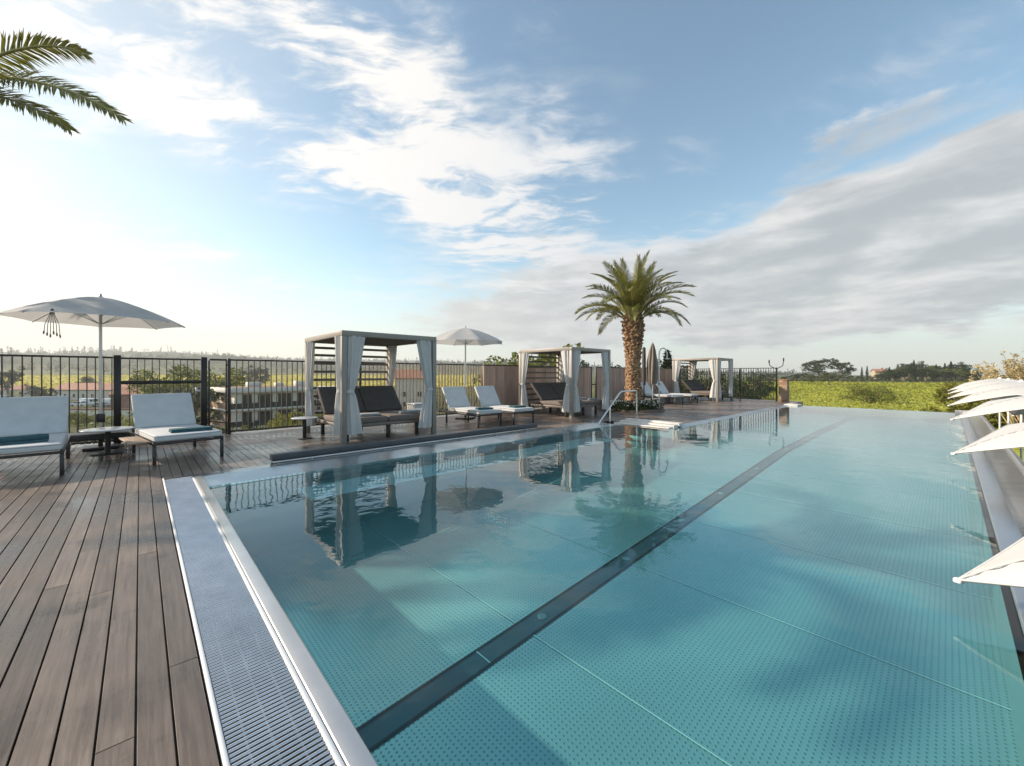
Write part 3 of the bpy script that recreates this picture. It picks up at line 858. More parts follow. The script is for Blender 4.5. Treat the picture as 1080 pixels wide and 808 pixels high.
def make_daybed(label):
    t = thing('daybed', label, 'daybed', (0, 0, 0), 0, 'double daybeds in the cabanas')
    x0, x1 = .07, CW - .07
    b = MB()
    b.rbox((x0, .18, .30), (x1, .24, .37), .006, 1); b.rbox((x0, 2.05, .30), (x1, 2.11, .37), .006, 1)
    b.rbox((x0, .241, .30), (x0 + .06, 2.049, .37), .006, 1); b.rbox((x1 - .06, .241, .30), (x1, 2.049, .37), .006, 1)
    b.rbox((CW / 2 - .03, .241, .30), (CW / 2 + .03, 2.049, .37), .006, 1)
    b.build('frame', M['slat'], t)
    b = MB(); b.rbox((-.035, -.035, 0), (.035, .035, .299), .006, 1); lg = b.mesh('leg', M['lframe'])
    for x in (x0 + .14, CW / 2 + .1, x1 - .14):
        for y in (.40, 1.9): put('leg', lg, t, (x, y, 0))
    for i in range(2):
        xa = x0 + .0 + i * (x1 - x0) / 2 + .008; xb = x0 + (i + 1) * (x1 - x0) / 2 - .008
        b = MB(); b.rbox((xa, .16, .372), (xb, 1.46, .50), .035, 3, cuts=4, puff=.015); b.build('seat_cushion', M['seat_cush'], t)
        Mx = Matrix.Translation((0, 1.40, .47)) @ Matrix.Rotation(R(47), 4, 'X')
        b = MB(); b.rbox((xa, .0, .0), (xb, .80, .10), .035, 3, M=Mx, cuts=4, puff=.015); b.build('back_cushion', M['brown_cush'], t)
    return t
cab = make_cabana('white curtained cabana nearest the camera, in front of the bar fence')
cab.location = (2.95, 8.10, 0)
dbed = make_daybed('double daybed with dark brown backrests in the nearest cabana'); dbed.location = (2.95, 8.10, 0)
copy_tree(cab, None, (10.04, 8.10, 0), 0, 'white curtained cabana in the middle, between the pale loungers and the palm')
copy_tree(dbed, None, (10.04, 8.10, 0), 0, 'double daybed with dark brown backrests in the middle cabana')
copy_tree(cab, None, (21.9, 8.10, 0), 0, 'farthest white curtained cabana, near the end of the deck')
copy_tree(dbed, None, (21.9, 8.10, 0), 0, 'double daybed in the farthest cabana')
for (cx, lab) in ((2.95, 'the nearest cabana'), (10.04, 'the middle cabana')):
    towel_fold('folded_towel', 'pale folded towel on the left half of the daybed in ' + lab, cx + .72, 8.55, .512, R(78), 'towel_grey', .3, .44)
    towel_fold('folded_towel', 'pale folded towel on the right half of the daybed in ' + lab, cx + 1.62, 8.56, .512, R(84), 'towel_grey', .3, .44)

# ------------------------------------------------------------------ round tables and the stool
def make_table(label, x, y, r, h, top, group='round side tables on the deck'):
    t = thing('side_table', label, 'side table', (x, y, 0), 0, group)
    b = MB(); b.lathe([(0, h - .018), (r - .006, h - .018), (r, h - .012), (r, h - .004), (r - .006, h), (0, h)], 36); b.build('table_top', M[top], t)
    b = MB(); b.tube([(0, 0, .02), (0, 0, h - .019)], .038, 12); b.build('stem', M['black'], t)
    b = MB(); b.lathe([(0, .0), (r * .62, .0), (r * .62, .012), (r * .55, .018), (0, .02)], 28); b.build('base', M['black'], t)
make_table('round pale table with a black stem between the two white loungers', -.42, 10.10, .36, .44, 'table_top')
make_table('round white table with a black stem at the left of the nearest cabana', 2.64, 9.55, .27, .46, 'table_top')
make_table('round white table between the nearest cabana and the small parasol', 5.62, 9.75, .30, .46, 'table_top')
make_table('small round table just right of the middle cabana', 12.65, 9.85, .30, .50, 'table_top')
make_table('small round table between the two loungers by the outdoor shower', 19.05, 9.3, .26, .42, 'table_top')
st = thing('footstool', 'low dark padded stool with thin metal legs behind the round table on the left', 'stool', (-.55, 10.62, 0))
b = MB(); b.rbox((-.44, -.27, .22), (.44, .27, .33), .04, 3, cuts=4, puff=.015); b.build('seat', M['kerb'], st)
for sx in (-1, 1):
    for sy in (-1, 1):
        b = MB(); b.tube([(sx * .36, sy * .2, .22), (sx * .40, sy * .23, .01), (sx * .33, sy * .23, .008)], .012, 6); b.build('leg', M['alu'], st)
bx = thing('planter_box', 'pale grey box on the deck behind the round table by the nearest cabana', 'box', (6.05, 10.7, 0))
b = MB(); b.rbox((-.22, -.22, 0), (.22, .22, .52), .012, 2); b.build('body', M['table_top'], bx)
b = MB(); b.rbox((-.24, -.24, .521), (.24, .24, .55), .008, 2); b.build('lid', M['alu'], bx)

# ------------------------------------------------------------------ parasols on the deck
def make_parasol(label, loc, rz):
    t = thing('parasol', label, 'parasol', loc, rz, 'open parasols on the deck')
    RR, za, zr = 1.27, 2.86, 2.40
    n = 8; per = 8; nv = 10
    b = MB()
    def fn(u, v):
        a = 2 * PI * u
        k = (u * n) % 1.0
        sag = 1 - (2 * k - 1) ** 2                # 0 on a rib, 1 between ribs
        rho = max(v, .02)
        # straight edges between ribs, drawn in a little
        chord = math.cos(PI / n) / math.cos((k - .5) * 2 * PI / n)
        rr = RR * rho * lerp(1, chord * (1 - .02 * sag), 1)
        z = za - (za - zr) * rho ** 1.55 - .022 * sag * rho + .030 * sag * rho ** 6
        return (rr * math.cos(a), rr * math.sin(a), z)
    b.grid(fn, n * per, nv, True, True)
    b.build('canopy', M['canopy'], t)
    b = MB(); b.lathe([(0, za + .07), (.018, za + .06), (.022, za + .02), (.05, za - .005)], 12); b.build('finial', M['alu'], t)
    b = MB(); b.tube([(0, 0, .03), (0, 0, 2.84)], .024, 12); b.build('pole', M['alu'], t)
    b = MB(); b.rbox((-.24, -.24, 0), (.24, .24, .05), .01, 2); b.tube([(0, 0, .05), (0, 0, .32)], .034, 12); b.build('base', M['black'], t)
    for k in range(n):
        a = 2 * PI * k / n
        b = MB(); b.tube([(RR * q * .985 * math.cos(a), RR * q * .985 * math.sin(a), za - (za - zr) * q ** 1.55 - .016) for q in (.03, .2, .4, .6, .8, 1.0)], .008, 5)
        b.tube([(.03 * math.cos(a), .03 * math.sin(a), 2.36), (RR * .5 * math.cos(a), RR * .5 * math.sin(a), za - (za - zr) * .5 ** 1.55 - .02)], .006, 5)
        b.build('rib', M['alu'], t)
    return t
p1 = make_parasol('grey white open parasol with dangling tie cords, behind the white loungers on the left', (-.55, 10.88, 0), R(4))
b = MB()
for k in range(6):
    q = (k - 2.5)
    b.tube([(-.57 + .004 * q, -.93, 2.47), (-.57 + .012 * q, -.97, 2.36), (-.57 + .03 * q, -.98, 2.22), (-.57 + .034 * q, -.985, 2.10 - .025 * (k % 3))], .0045, 5)
    b.tube([(-.57 + .034 * q, -.985, 2.10 - .025 * (k % 3)), (-.57 + .036 * q, -.985, 2.05 - .025 * (k % 3))], .011, 6)
b.build('tie_cord', M['kerb'], p1)
b = MB(); b.rbox((-.06, -.05, .5), (.06, .05, .66), .012, 2); b.build('crank_clamp', M['black'], p1)
p2 = copy_tree(p1, None, (7.55, 10.35, 0), R(27), 'smaller looking open parasol beyond the nearest cabana, above the pale grey loungers')
for ch in list(p2.children):
    if ch.name.startswith(('tie_cord', 'crank_clamp')): bpy.data.objects.remove(ch)
# closed parasol and dark post by the shower
cp = thing('parasol', 'closed taupe parasol standing behind the outdoor shower', 'parasol', (17.35, 9.25, 0))
b = MB()
def fn(u, v):
    z = lerp(2.86, .95, v); a = 2 * PI * u
    r = interp(z, [(.95, .13), (1.2, .17), (1.9, .20), (2.5, .12), (2.75, .06), (2.86, .015)])
    r *= 1 + .28 * math.sin(7 * a + v * 2.2) + .1 * math.sin(3 * a + 5 * v)
    return (r * math.cos(a), r * math.sin(a), z)
b.grid(fn, 56, 26, True, True); b.build('canopy', M['canopy_taupe'], cp)
b = MB(); b.tube([(0, 0, .03), (0, 0, 2.9)], .026, 10); b.build('pole', M['alu'], cp)
b = MB(); b.rbox((-.25, -.25, 0), (.25, .25, .06), .01, 2); b.build('base', M['black'], cp)
dp = thing('parasol', 'tightly wrapped dark brown parasol left of the closed taupe one', 'parasol', (17.2, 9.6, 0))
b = MB(); b.tube([(0, 0, .9), (0, 0, 1.2), (0, 0, 2.2), (0, 0, 2.62), (0, 0, 2.68)], [.07, .09, .085, .075, .02], 12); b.build('cover', M['brown_cush'], dp)
b = MB(); b.tube([(0, 0, .03), (0, 0, .9)], .026, 10); b.build('pole', M['black'], dp)
b = MB(); b.rbox((-.25, -.25, 0), (.25, .25, .06), .01, 2); b.build('base', M['black'], dp)

# outdoor shower: a slim pole with a hooked top
sh = thing('outdoor_shower', 'slim pale outdoor shower with a hooked top right of the palm', 'shower', (15.15, 7.80, 0))
b = MB()
pts = [(0, 0, .02), (0, 0, 2.2)] + [(.17 - .17 * math.cos(PI * k / 10), -.08 + .08 * math.cos(PI * k / 10), 2.2 + .25 * math.sin(PI * k / 10)) for k in range(1, 11)] + [(.34, -.16, 2.05)]
b.tube(pts, .024, 10); b.build('pipe', M['white_metal'], sh)
b = MB(); b.lathe([(0, 2.07), (.03, 2.06), (.07, 2.02), (.07, 2.01), (0, 2.01)], 16, (.34, -.16)); b.build('shower_head', M['white_metal'], sh)
b = MB(); b.rbox((-.045, -.07, 1.0), (.045, .03, 1.12), .012, 2); b.build('tap', M['alu'], sh)
b = MB(); b.lathe([(0, 0), (.1, 0), (.1, .015), (0, .02)], 18); b.build('base', M['alu'], sh)

# handrail at the steps
hr = thing('handrail', 'bent steel handrail going down the pale steps into the pool', 'handrail', (0, 0, 0))
b = MB(); b.tube([(9.45, 6.80, -.16), (9.6, 6.80, -.04), (10.72, 6.80, .82), (10.80, 6.80, .865), (10.88, 6.80, .88), (11.62, 6.80, .88), (11.69, 6.80, .86), (11.72, 6.80, .80), (11.72, 6.80, .005)], .024, 10); b.build('rail', M['steel_bar'], hr)
b = MB(); b.tube([(10.22, 6.80, .43), (10.22, 6.80, -.6)], .020, 10); b.build('post', M['steel_bar'], hr)
b = MB(); b.lathe([(.026, .004), (.06, .004), (.06, .012), (.026, .02)], 16, (11.72, 6.80)); b.build('flange', M['steel_bar'], hr)

# ------------------------------------------------------------------ white sail parasols below the right edge of the pool
def sail_mesh(a, H):
    b = MB(); n = 28
    def fn(u, v):
        s, t = 2 * u - 1, 2 * v - 1
        m = max(abs(s), abs(t)); k = min(abs(s), abs(t)) / (m + 1e-6)
        pin = 1 - .07 * m * (1 - k * k)
        z = H * (1 - .62 * (abs(s * t)) ** 1.25 - .38 * m ** 1.6)
        return (a * s * pin, a * t * pin, z)
    b.grid(fn, n, n)
    return b.mesh('canopy', M['sail'])
def make_sail():
    t = thing('sail_parasol', 'x', 'parasol', (0, 0, 0), R(-23), 'white square parasols along the right side of the pool')
    a, H = 1.12, .52
    me = sail_mesh(a, H); put('canopy', me, t)
    def surf(s_, t_, dz):
        m = max(abs(s_), abs(t_)); k = min(abs(s_), abs(t_)) / (m + 1e-6)
        pin = 1 - .07 * m * (1 - k * k)
        return (a * s_ * pin, a * t_ * pin, H * (1 - .62 * (abs(s_ * t_)) ** 1.25 - .38 * m ** 1.6) + dz)
    b = MB()
    for c0, c1 in (((-1, -1), (1, -1)), ((1, -1), (1, 1)), ((1, 1), (-1, 1)), ((-1, 1), (-1, -1))):
        b.tube([surf(lerp(c0[0], c1[0], q / 20), lerp(c0[1], c1[1], q / 20), -.002) for q in range(21)], .009, 5)
    for c1 in ((1, 1), (1, -1), (-1, 1), (-1, -1)):
        b.tube([surf(c1[0] * q / 14, c1[1] * q / 14, .001) for q in range(1, 15)], .006, 5)
    b.build('hem', M['sail_seam'], t)
    b = MB(); b.lathe([(0, H + .07), (.035, H + .06), (.045, H + .03), (.07, H - .004)], 14); b.build('finial', M['white_metal'], t)
    b = MB(); b.tube([(0, 0, -3.2), (0, 0, H - .01)], .028, 10); b.build('pole', M['white_metal'], t)
    for sx in (-1, 1):
        for sy in (-1, 1):
            b = MB(); b.tube([(a * sx * q * .995, a * sy * q * .995, H * (1 - .62 * q ** 2.5 - .38 * q ** 1.6) - .014) for q in (.03, .25, .5, .75, 1.0)], .011, 6)
            b.build('rib', M['white_metal'], t)
            b = MB(); b.rbox((a * sx - .02, a * sy - .02, -.022), (a * sx + .02, a * sy + .02, .006), .008, 2); b.build('corner_tip', M['white_metal'], t)
    return t
sail = make_sail()
ca, sa = math.cos(R(-23)), math.sin(R(-23))
def rot(x, y): return (x * ca - y * sa, x * sa + y * ca)
labs = ['white square parasol nearest the camera, its corner poking in at the lower right', 'second white square parasol along the right edge, counted from the camera',
        'third white square parasol along the right edge, above the overflow channel', 'fourth white square parasol along the right edge, counted from the camera',
        'fifth white square parasol, its tips in front of the vineyard', 'sixth white square parasol, nearly hidden behind the others',
        'farthest white square parasol of the row, before the dry plumed shrub']
for i, (tx, tz) in enumerate(((3.67, .15), (7.44, .42), (11.2, .56), (15.0, .62), (18.7, .66), (22.5, .68), (26.2, .70))):
    ox, oy = rot(-1.12, 1.12)
    x, y = tx - ox, (-.04 if i < 3 else .0) - oy
    if i == 0: sail.location = (x, y, tz); sail['label'] = labs[0]
    else: copy_tree(sail, None, (x, y, tz), None, labs[i])
# rail of the stair down to the lower terrace
rl = thing('terrace_railing', 'pale metal railing outside the overflow channel below the white parasols', 'railing', (0, 0, 0))
b = MB(); b.rbox((4.5, -1.06, -.12), (10.5, -1.02, -.08), .006, 1); b.build('top_rail', M['white_metal'], rl)
for k in range(13):
    x = 4.55 + k * .49
    b = MB(); b.rbox((x - .012, -1.052, -2.2), (x + .012, -1.028, -.121), .003, 1); b.build('baluster', M['black'], rl)

# ------------------------------------------------------------------ palms
def frond_mesh(L, e0, e1, mat, seed, pairs=84, leaf=.49, width=.0135, fold=28, power=1.25, twist=0):
    """rachis from the origin along +X, starting at pitch e0 and bending to e1 (degrees); returns the leaflets and the rachis"""
    rng = random.Random(seed)
    n = 26
    pts = [Vector((0, 0, 0))]; dirs = []
    for i in range(n):
        t = (i + .5) / n
        e = R(lerp(e0, e1, t ** power))
        d = Vector((math.cos(e), .03 * math.sin(3 * t + seed), math.sin(e))).normalized(); dirs.append(d)
        pts.append(pts[-1] + d * (L / n))
    dirs.append(dirs[-1])
    def at(t):
        q = t * n; i = min(int(q), n - 1)
        return pts[i].lerp(pts[i + 1], q - i), dirs[i]
    b = MB()
    for k in range(pairs):
        t = .10 + .895 * k / (pairs - 1)
        p, d = at(t)
        side = Vector((0, 1, 0)); up = side.cross(d) * -1
        if up.z < 0: up = -up
        if twist:
            ct, sn = math.cos(R(twist)), math.sin(R(twist)); side, up = side * ct + up * sn, up * ct - side * sn
        ln = leaf * L / 2.5 * (interp(t, [(.1, .30), (.25, .85), (.5, 1.0), (.8, .72), (1.0, .36)])) * rng.uniform(.85, 1.1)
        ang = R(interp(t, [(.1, 66), (.5, 52), (1.0, 27)]) + rng.uniform(-7, 7))
        for s in (-1, 1):
            fa = R(fold + rng.uniform(-14, 14))
            o = (side * s * math.cos(fa) + up * math.sin(fa))
            dr = (d * math.cos(ang) + o * math.sin(ang)).normalized()
            w = d.cross(dr); w = dr.cross(w).normalized() * width * (1.1 - .3 * t) * L / 2.5
            tip = p + dr * ln + Vector((0, 0, -ln * rng.uniform(.10, .28)))
            mid = p + dr * ln * .55 + Vector((0, 0, -ln * .04))
            b.add([p - w * .5, p + w * .5, mid + w, tip, mid - w], [(0, 1, 2, 4), (4, 2, 3)])
    r = MB(); r.tube(pts, [lerp(.028, .006, i / n) * L / 2.5 for i in range(n + 1)], 5)
    return b.mesh('frond', mat), r.mesh('rachis', M['rachis'])

def palm_trunk(parent, h, r0, r1, n_scale, seed):
    rng = random.Random(seed)
    b = MB()
    prof = [(r0 * 1.15, -.3), (r0 * 1.05, .2), (r0 * .92, h * .4), (r0 * .95, h * .62), (r1 * .95, h * .8), (r1, h * .95), (r1 * .55, h * 1.06), (0, h * 1.08)]
    b.lathe(prof, 20)
    for i in range(n_scale):
        t = i / n_scale
        z = .05 + t * (h * 1.02)
        a = i * 2.39996 + rng.uniform(-.12, .12)
        rr = interp(z, [(q[1], q[0]) for q in prof[:-1]])
        stick = lerp(.05, .12, smooth(.4, .85, t)) * rng.uniform(.45, 1.5)
        w = lerp(.085, .075, t); hh = lerp(.10, .14, t)
        c = Vector((math.cos(a), math.sin(a), 0)); s = Vector((-math.sin(a), math.cos(a), 0)); u = Vector((0, 0, 1))
        base = c * (rr - .02) + u * z
        tip = c * (rr + stick) + u * (z + hh * rng.uniform(.1, 1.3)) + s * rng.uniform(-.03, .03)
        vs = [base - s * w, base - u * hh * .55 + c * .01, base + s * w, base + u * hh * .6, tip - s * w * .42, tip + s * w * .42, tip - u * .045 + s * w * .4, tip - u * .045 - s * w * .4]
        b.add(vs, [(0, 1, 7), (1, 2, 6), (1, 6, 7), (2, 3, 5), (2, 5, 6), (3, 0, 4), (3, 4, 5), (0, 7, 4), (4, 7, 6, 5)])
    return b.build('trunk', M['palm_bark'], parent)

def put_frond(parent, meshes, base, az, roll=0, pitch=0, s=1.0):
    f, r = meshes
    o = put('frond', f, parent, base, (roll, pitch, az), (s, s, s))
    put('rachis', r, o)
    return o

palm = thing('palm_tree', 'stout palm with a shaggy trunk and full crown standing in a flower bed', 'palm tree', (14.52, 8.58, 0))
palm_trunk(palm, 3.68, .27, .315, 560, 5)
V = [frond_mesh(2.55, 84, 50, M['frond'], 11), frond_mesh(2.6, 74, 14, M['frond'], 12), frond_mesh(2.65, 60, -14, M['frond'], 13), frond_mesh(2.65, 46, -36, M['frond'], 14), frond_mesh(2.5, 30, -50, M['frond'], 15)]
rng = random.Random(21)
NF = 50
for i in range(NF):
    t = i / (NF - 1)
    k = min(4, int(t * 4.7 + rng.uniform(-.25, .25))); k = max(0, k)
    a = i * 2.39996 + rng.uniform(-.2, .2)
    rad = lerp(.08, .36, t)
    put_frond(palm, V[k], (rad * math.cos(a), rad * math.sin(a), lerp(3.92, 3.62, t)), a, rng.uniform(-.25, .25), rng.uniform(-.10, .10), rng.uniform(.74, .97))

# the near palm, whose crown reaches into the frame at the upper left
cx, cy = polar(-150, 6.3)
palm2 = thing('palm_tree', 'palm whose drooping frond tips reach in at the upper left corner', 'palm tree', (cx, cy, 0))
palm_trunk(palm2, 6.0, .34, .44, 300, 8)
VN = [frond_mesh(3.0, 70, 10, M['frond_near'], 31, 84, .46), frond_mesh(3.1, 40, -30, M['frond_near'], 32, 90, .46), frond_mesh(3.1, 15, -60, M['frond_near'], 33, 84, .44)]
az_right = math.atan2(RY, RX)
rng = random.Random(5)
for i in range(26):
    a = az_right + R(128) + R(104) * i / 25
    put_frond(palm2, VN[i % 3], (.3 * math.cos(a), .3 * math.sin(a), 5.9 - .1 * (i % 3)), a, rng.uniform(-.2, .2), rng.uniform(-.1, .1))
for az, z, e0, e1, L, pw, roll, sd in ((1, 5.72, 19, -35, 4.15, 1.25, 52, 41), (-4, 5.06, 30, -26, 4.05, 3.0, -48, 42), (3, 5.72, 13, -38, 3.05, 1.5, 44, 43)):
    a = az_right + R(az)
    put_frond(palm2, frond_mesh(L, e0, e1, M['frond_near'], sd, 150, .265 * 4.1 / L, .0095 * 4 / L, 12, pw, roll), (.2 * math.cos(a), .2 * math.sin(a), z), a)

# flower bed under the palm
def leaf_ball(b, c, rx, ry, rz, n, leaf, rng, shell=.45):
    for _ in range(n):
        while True:
            p = Vector((rng.uniform(-1, 1), rng.uniform(-1, 1), rng.uniform(-1, 1)))
            q = p.length
            if shell < q <= 1: break
        p = Vector((c[0] + p.x * rx, c[1] + p.y * ry, c[2] + p.z * rz))
        a = Vector((rng.gauss(0, 1), rng.gauss(0, 1), rng.gauss(0, .7))).normalized()
        w = a.cross(Vector((rng.gauss(0, 1), rng.gauss(0, 1), rng.gauss(0, 1)))).normalized()
        s = leaf * rng.uniform(.6, 1.35)
        b.quad(p, a * s, w * s * .48)
rng = random.Random(9)
bed = thing('flower_bed', 'round bed of low dark shrubs dotted with white flowers at the foot of the palm', 'flower bed', (14.35, 8.6, 0))
b = MB()
for i in range(26):
    a = i * 2.4; r = 1.15 * math.sqrt((i + .5) / 26)
    leaf_ball(b, (r * math.cos(a), r * math.sin(a) * .9, .17), .30, .30, .22, 170, .045, rng, .3)
b.build('foliage', M['leaf_dark'], bed)
b = MB()
for i in range(150):
    a = rng.uniform(PI * .75, PI * 1.9); r = rng.uniform(.5, 1.38)
    leaf_ball(b, (r * math.cos(a), r * math.sin(a) * .9, rng.uniform(.22, .42)), .022, .022, .018, 5, .026, rng, .1)
b.build('flowers', M['flower'], bed)
b = MB(); b.lathe([(0, .0), (1.3, .0), (1.28, .05), (0, .07)], 32); b.build('soil', M['bark'], bed)

# ------------------------------------------------------------------ trees
def limb_trunk(b, h, r, rng, spread, n_limb, z_fork):
    pts = [Vector((0, 0, -.6))]
    lean = Vector((rng.uniform(-.08, .08), rng.uniform(-.08, .08), 0))
    for i in range(1, 6): pts.append(Vector((0, 0, 0)) + lean * h * (i / 5) ** 1.4 + Vector((rng.uniform(-1, 1) * r * .4, rng.uniform(-1, 1) * r * .4, h * .8 * i / 5)))
    b.tube(pts, [r * 1.35, r, r * .85, r * .68, r * .5, r * .25], 7)
    ends = []
    for k in range(n_limb):
        a = 2 * PI * k / n_limb + rng.uniform(-.4, .4)
        z = h * lerp(z_fork, .72, k / n_limb)
        st = Vector((0, 0, z)) + lean * z
        en = st + Vector((math.cos(a) * spread * rng.uniform(.55, .9), math.sin(a) * spread * rng.uniform(.55, .9), h * rng.uniform(.12, .28)))
        mid = st.lerp(en, .5) + Vector((0, 0, -h * .03))
        b.tube([st, mid, en], [r * .42, r * .28, r * .1], 5)
        ends.append(en)
    return ends

def tree_proto(kind, h, w, clumps, per, leaf, mat, seed):
    """returns (trunk mesh, crown mesh) of a tree h metres high and w wide"""
    rng = random.Random(seed)
    tb = MB(); cb = MB()
    if kind == 'round':
        ends = limb_trunk(tb, h, h * .028, rng, w * .42, 7, .3)
        for i in range(clumps):
            if i < len(ends): c = ends[i]
            else:
                while True:
                    q = Vector((rng.uniform(-1, 1), rng.uniform(-1, 1), rng.uniform(-.9, 1)))
                    if .35 < q.length < 1: break
                k = 1 - .28 * max(0, q.z)
                c = Vector((q.x * w * .42 * k, q.y * w * .42 * k, h * .60 + q.z * h * .31))
            s = rng.uniform(.55, 1.15)
            leaf_ball(cb, c, w * .135 * s, w * .135 * s, h * .085 * s, int(per * s), leaf, rng, .25)
    elif kind == 'umbrella':
        ends = limb_trunk(tb, h, h * .026, rng, w * .40, 9, .5)
        for i in range(clumps):
            a = rng.uniform(0, 2 * PI); q = math.sqrt(rng.random())
            c = Vector((w * .43 * q * math.cos(a), w * .43 * q * math.sin(a), h * (.66 + .26 * (1 - q * q) + rng.uniform(-.10, .03))))
            s = rng.uniform(.6, 1.1)
            leaf_ball(cb, c, w * .11 * s, w * .11 * s, h * .055 * s, int(per * s), leaf, rng, .2)
    elif kind == 'cypress':
        tb.tube([(0, 0, -.5), (0, 0, h * .3), (0, 0, h * .85)], [h * .018, h * .014, h * .004], 6)
        for i in range(clumps):
            t = (i + .5) / clumps
            r = w * .5 * math.sin(PI * min(1, (t * .93 + .07)) ** .75) * .8 + .02 * w
            a = i * 2.4
            leaf_ball(cb, (r * .45 * math.cos(a), r * .45 * math.sin(a), h * (.05 + .93 * t)), r * .75, r * .75, h * .05, per, leaf, rng, .2)
    elif kind == 'bush':
        for k in range(6):
            a = k * 1.05 + rng.uniform(-.3, .3)
            tb.tube([(0, 0, -.3), (w * .14 * math.cos(a), w * .14 * math.sin(a), h * .35), (w * .28 * math.cos(a), w * .28 * math.sin(a), h * .7)], [h * .03, h * .02, h * .008], 5)
        for i in range(clumps):
            a = rng.uniform(0, 2 * PI); q = math.sqrt(rng.random())
            c = Vector((w * .42 * q * math.cos(a), w * .42 * q * math.sin(a), h * rng.uniform(.22, .86) * math.sqrt(max(.1, 1 - .75 * q * q))))
            s = rng.uniform(.5, 1.2)
            leaf_ball(cb, c, w * .12 * s, w * .12 * s, h * .13 * s, int(per * s), leaf, rng, .2)
    return tb.mesh('trunk', M['bark']), cb.mesh('crown', mat)

PROTO = {
 'round_a': tree_proto('round', 7, 6, 34, 80, .17, M['leaf_mid'], 1),
 'round_b': tree_proto('round', 6, 6.4, 32, 80, .17, M['leaf_mid'], 2),
 'round_near': tree_proto('round', 5, 4.4, 42, 130, .085, M['leaf_bush'], 3),
 'dark_a': tree_proto('round', 9, 7, 34, 62, .26, M['leaf_dark'], 4),
 'dark_b': tree_proto('round', 8, 7.5, 34, 62, .26, M['leaf_dark'], 6),
 'pine': tree_proto('umbrella', 9, 9.5, 70, 80, .26, M['leaf_dark'], 7),
 'cyp': tree_proto('cypress', 9, 1.9, 26, 34, .26, M['cypress'], 8),
 'olive': tree_proto('round', 3.6, 4.0, 30, 80, .12, M['leaf_olive'], 9),
 'bush': tree_proto('bush', 2.4, 3.0, 30, 90, .075, M['leaf_bush'], 10),
 'bush_dark': tree_proto('bush', 2.6, 3.2, 34, 110, .07, M['leaf_dark'], 12),
 'bush_wide': tree_proto('bush', 3.0, 7.5, 60, 95, .095, M['leaf_mid'], 13),
}
trng = random.Random(77)
def tree(kind, px, d, h=None, label='', cat='tree', group=None, wide=1.0, name='tree', dz=0):
    x, y = polar(px, d)
    t = thing(name, label, cat, (x, y, terrain(x, y) + dz), trng.uniform(0, 6.28), group)
    tm, cm = PROTO[kind]
    put('trunk', tm, t); put('crown', cm, t)
    base = {'round_a': 7, 'round_b': 6, 'round_near': 5, 'dark_a': 9, 'dark_b': 8, 'pine': 9, 'cyp': 9, 'olive': 3.6, 'bush': 2.4, 'bush_dark': 2.6, 'bush_wide': 3.0}[kind]
    s = (h or base) / base
    t.scale = (s * wide, s * wide, s)
    return t
def top_h(px, d, ytop):
    """height a tree needs so that it tops out at photo row ytop"""
    x, y = polar(px, d)
    return 1.4 + (395 - ytop) * d / 425 - terrain(x, y)

# left valley: trees seen through the fence
tree('round_a', 164, 96, top_h(164, 96, 384), 'round sunlit tree seen through the gate bars, left of its pair', wide=1.1)
tree('round_b', 196, 88, top_h(196, 88, 383), 'round sunlit tree seen through the gate bars, right of its pair', wide=1.15)
tree('round_a', 231, 84, top_h(231, 84, 381), 'tall leafy tree left of the apartment block, above the second lounger', wide=1.15)
tree('olive', 238, 84, top_h(238, 84, 399), 'small grey green tree at the left corner of the apartment block')
tree('olive', 205, 70, top_h(205, 70, 404), 'grey green tree below the pair of round trees behind the gate', wide=1.3)
tree('olive', 186, 74, top_h(186, 74, 408), 'low pale tree behind the upper left corner of the second lounger', wide=1.4)
tree('dark_a', 275, 240, top_h(275, 240, 384), 'dark round tree rising from the yellow field behind the apartment block')
tree('dark_b', 262, 260, top_h(262, 260, 390), 'low dark tree on the near edge of the yellow field, above the flat roof')
tree('dark_a', 8, 170, top_h(8, 170, 386), 'dark tree by the yellow field at the left edge of the photo')
tree('dark_b', 38, 150, top_h(38, 150, 406), 'dark bushy tree by the parked cars above the leftmost lounger')
tree('dark_a', 52, 150, top_h(52, 150, 407), 'dark bushy tree left of the long terracotta roof')
tree('dark_b', 92, 215, top_h(92, 215, 396), 'dark tree behind the long terracotta roof')
tree('cyp', 150, 92, top_h(150, 92, 424), 'small yellow green conical tree by the pale wall behind the gate', wide=1.6)
tree('round_near', 82, 70, top_h(82, 70, 432), 'yellow green shrub behind the fence right of the leftmost backrest', 'shrub', name='shrub')
g1 = 'bushes below the fence in front of the apartment block'
for i, (px, d, yt, k) in enumerate(((226, 33, 444, 'round_near'), (243, 30, 448, 'bush_dark'), (256, 36, 444, 'round_near'), (268, 30, 441, 'bush_dark'), (281, 32, 438, 'round_near'), (293, 34, 432, 'round_near'), (305, 32, 437, 'round_near'), (316, 36, 426, 'round_near'), (327, 34, 430, 'bush_dark'), (340, 37, 424, 'round_near'), (354, 40, 418, 'round_near'), (372, 42, 420, 'bush_dark'), (398, 46, 414, 'round_near'))):
    tree(k, px, d, top_h(px, d, yt), 'leafy green bush just below the fence, in front of the flat roofed apartment block', 'bush', g1, .75, 'bush')
g2 = 'shrubs below the fence behind the gate'
for i, (px, d, yt) in enumerate(((60, 34, 452), (88, 30, 451), (112, 30, 446), (140, 28, 449), (165, 30, 446), (196, 32, 440), (212, 34, 434))):
    tree('bush_dark', px, d, top_h(px, d, yt), 'dark shrub low behind the fence bars at the foot of the gate', 'shrub', g2, .9, 'shrub')
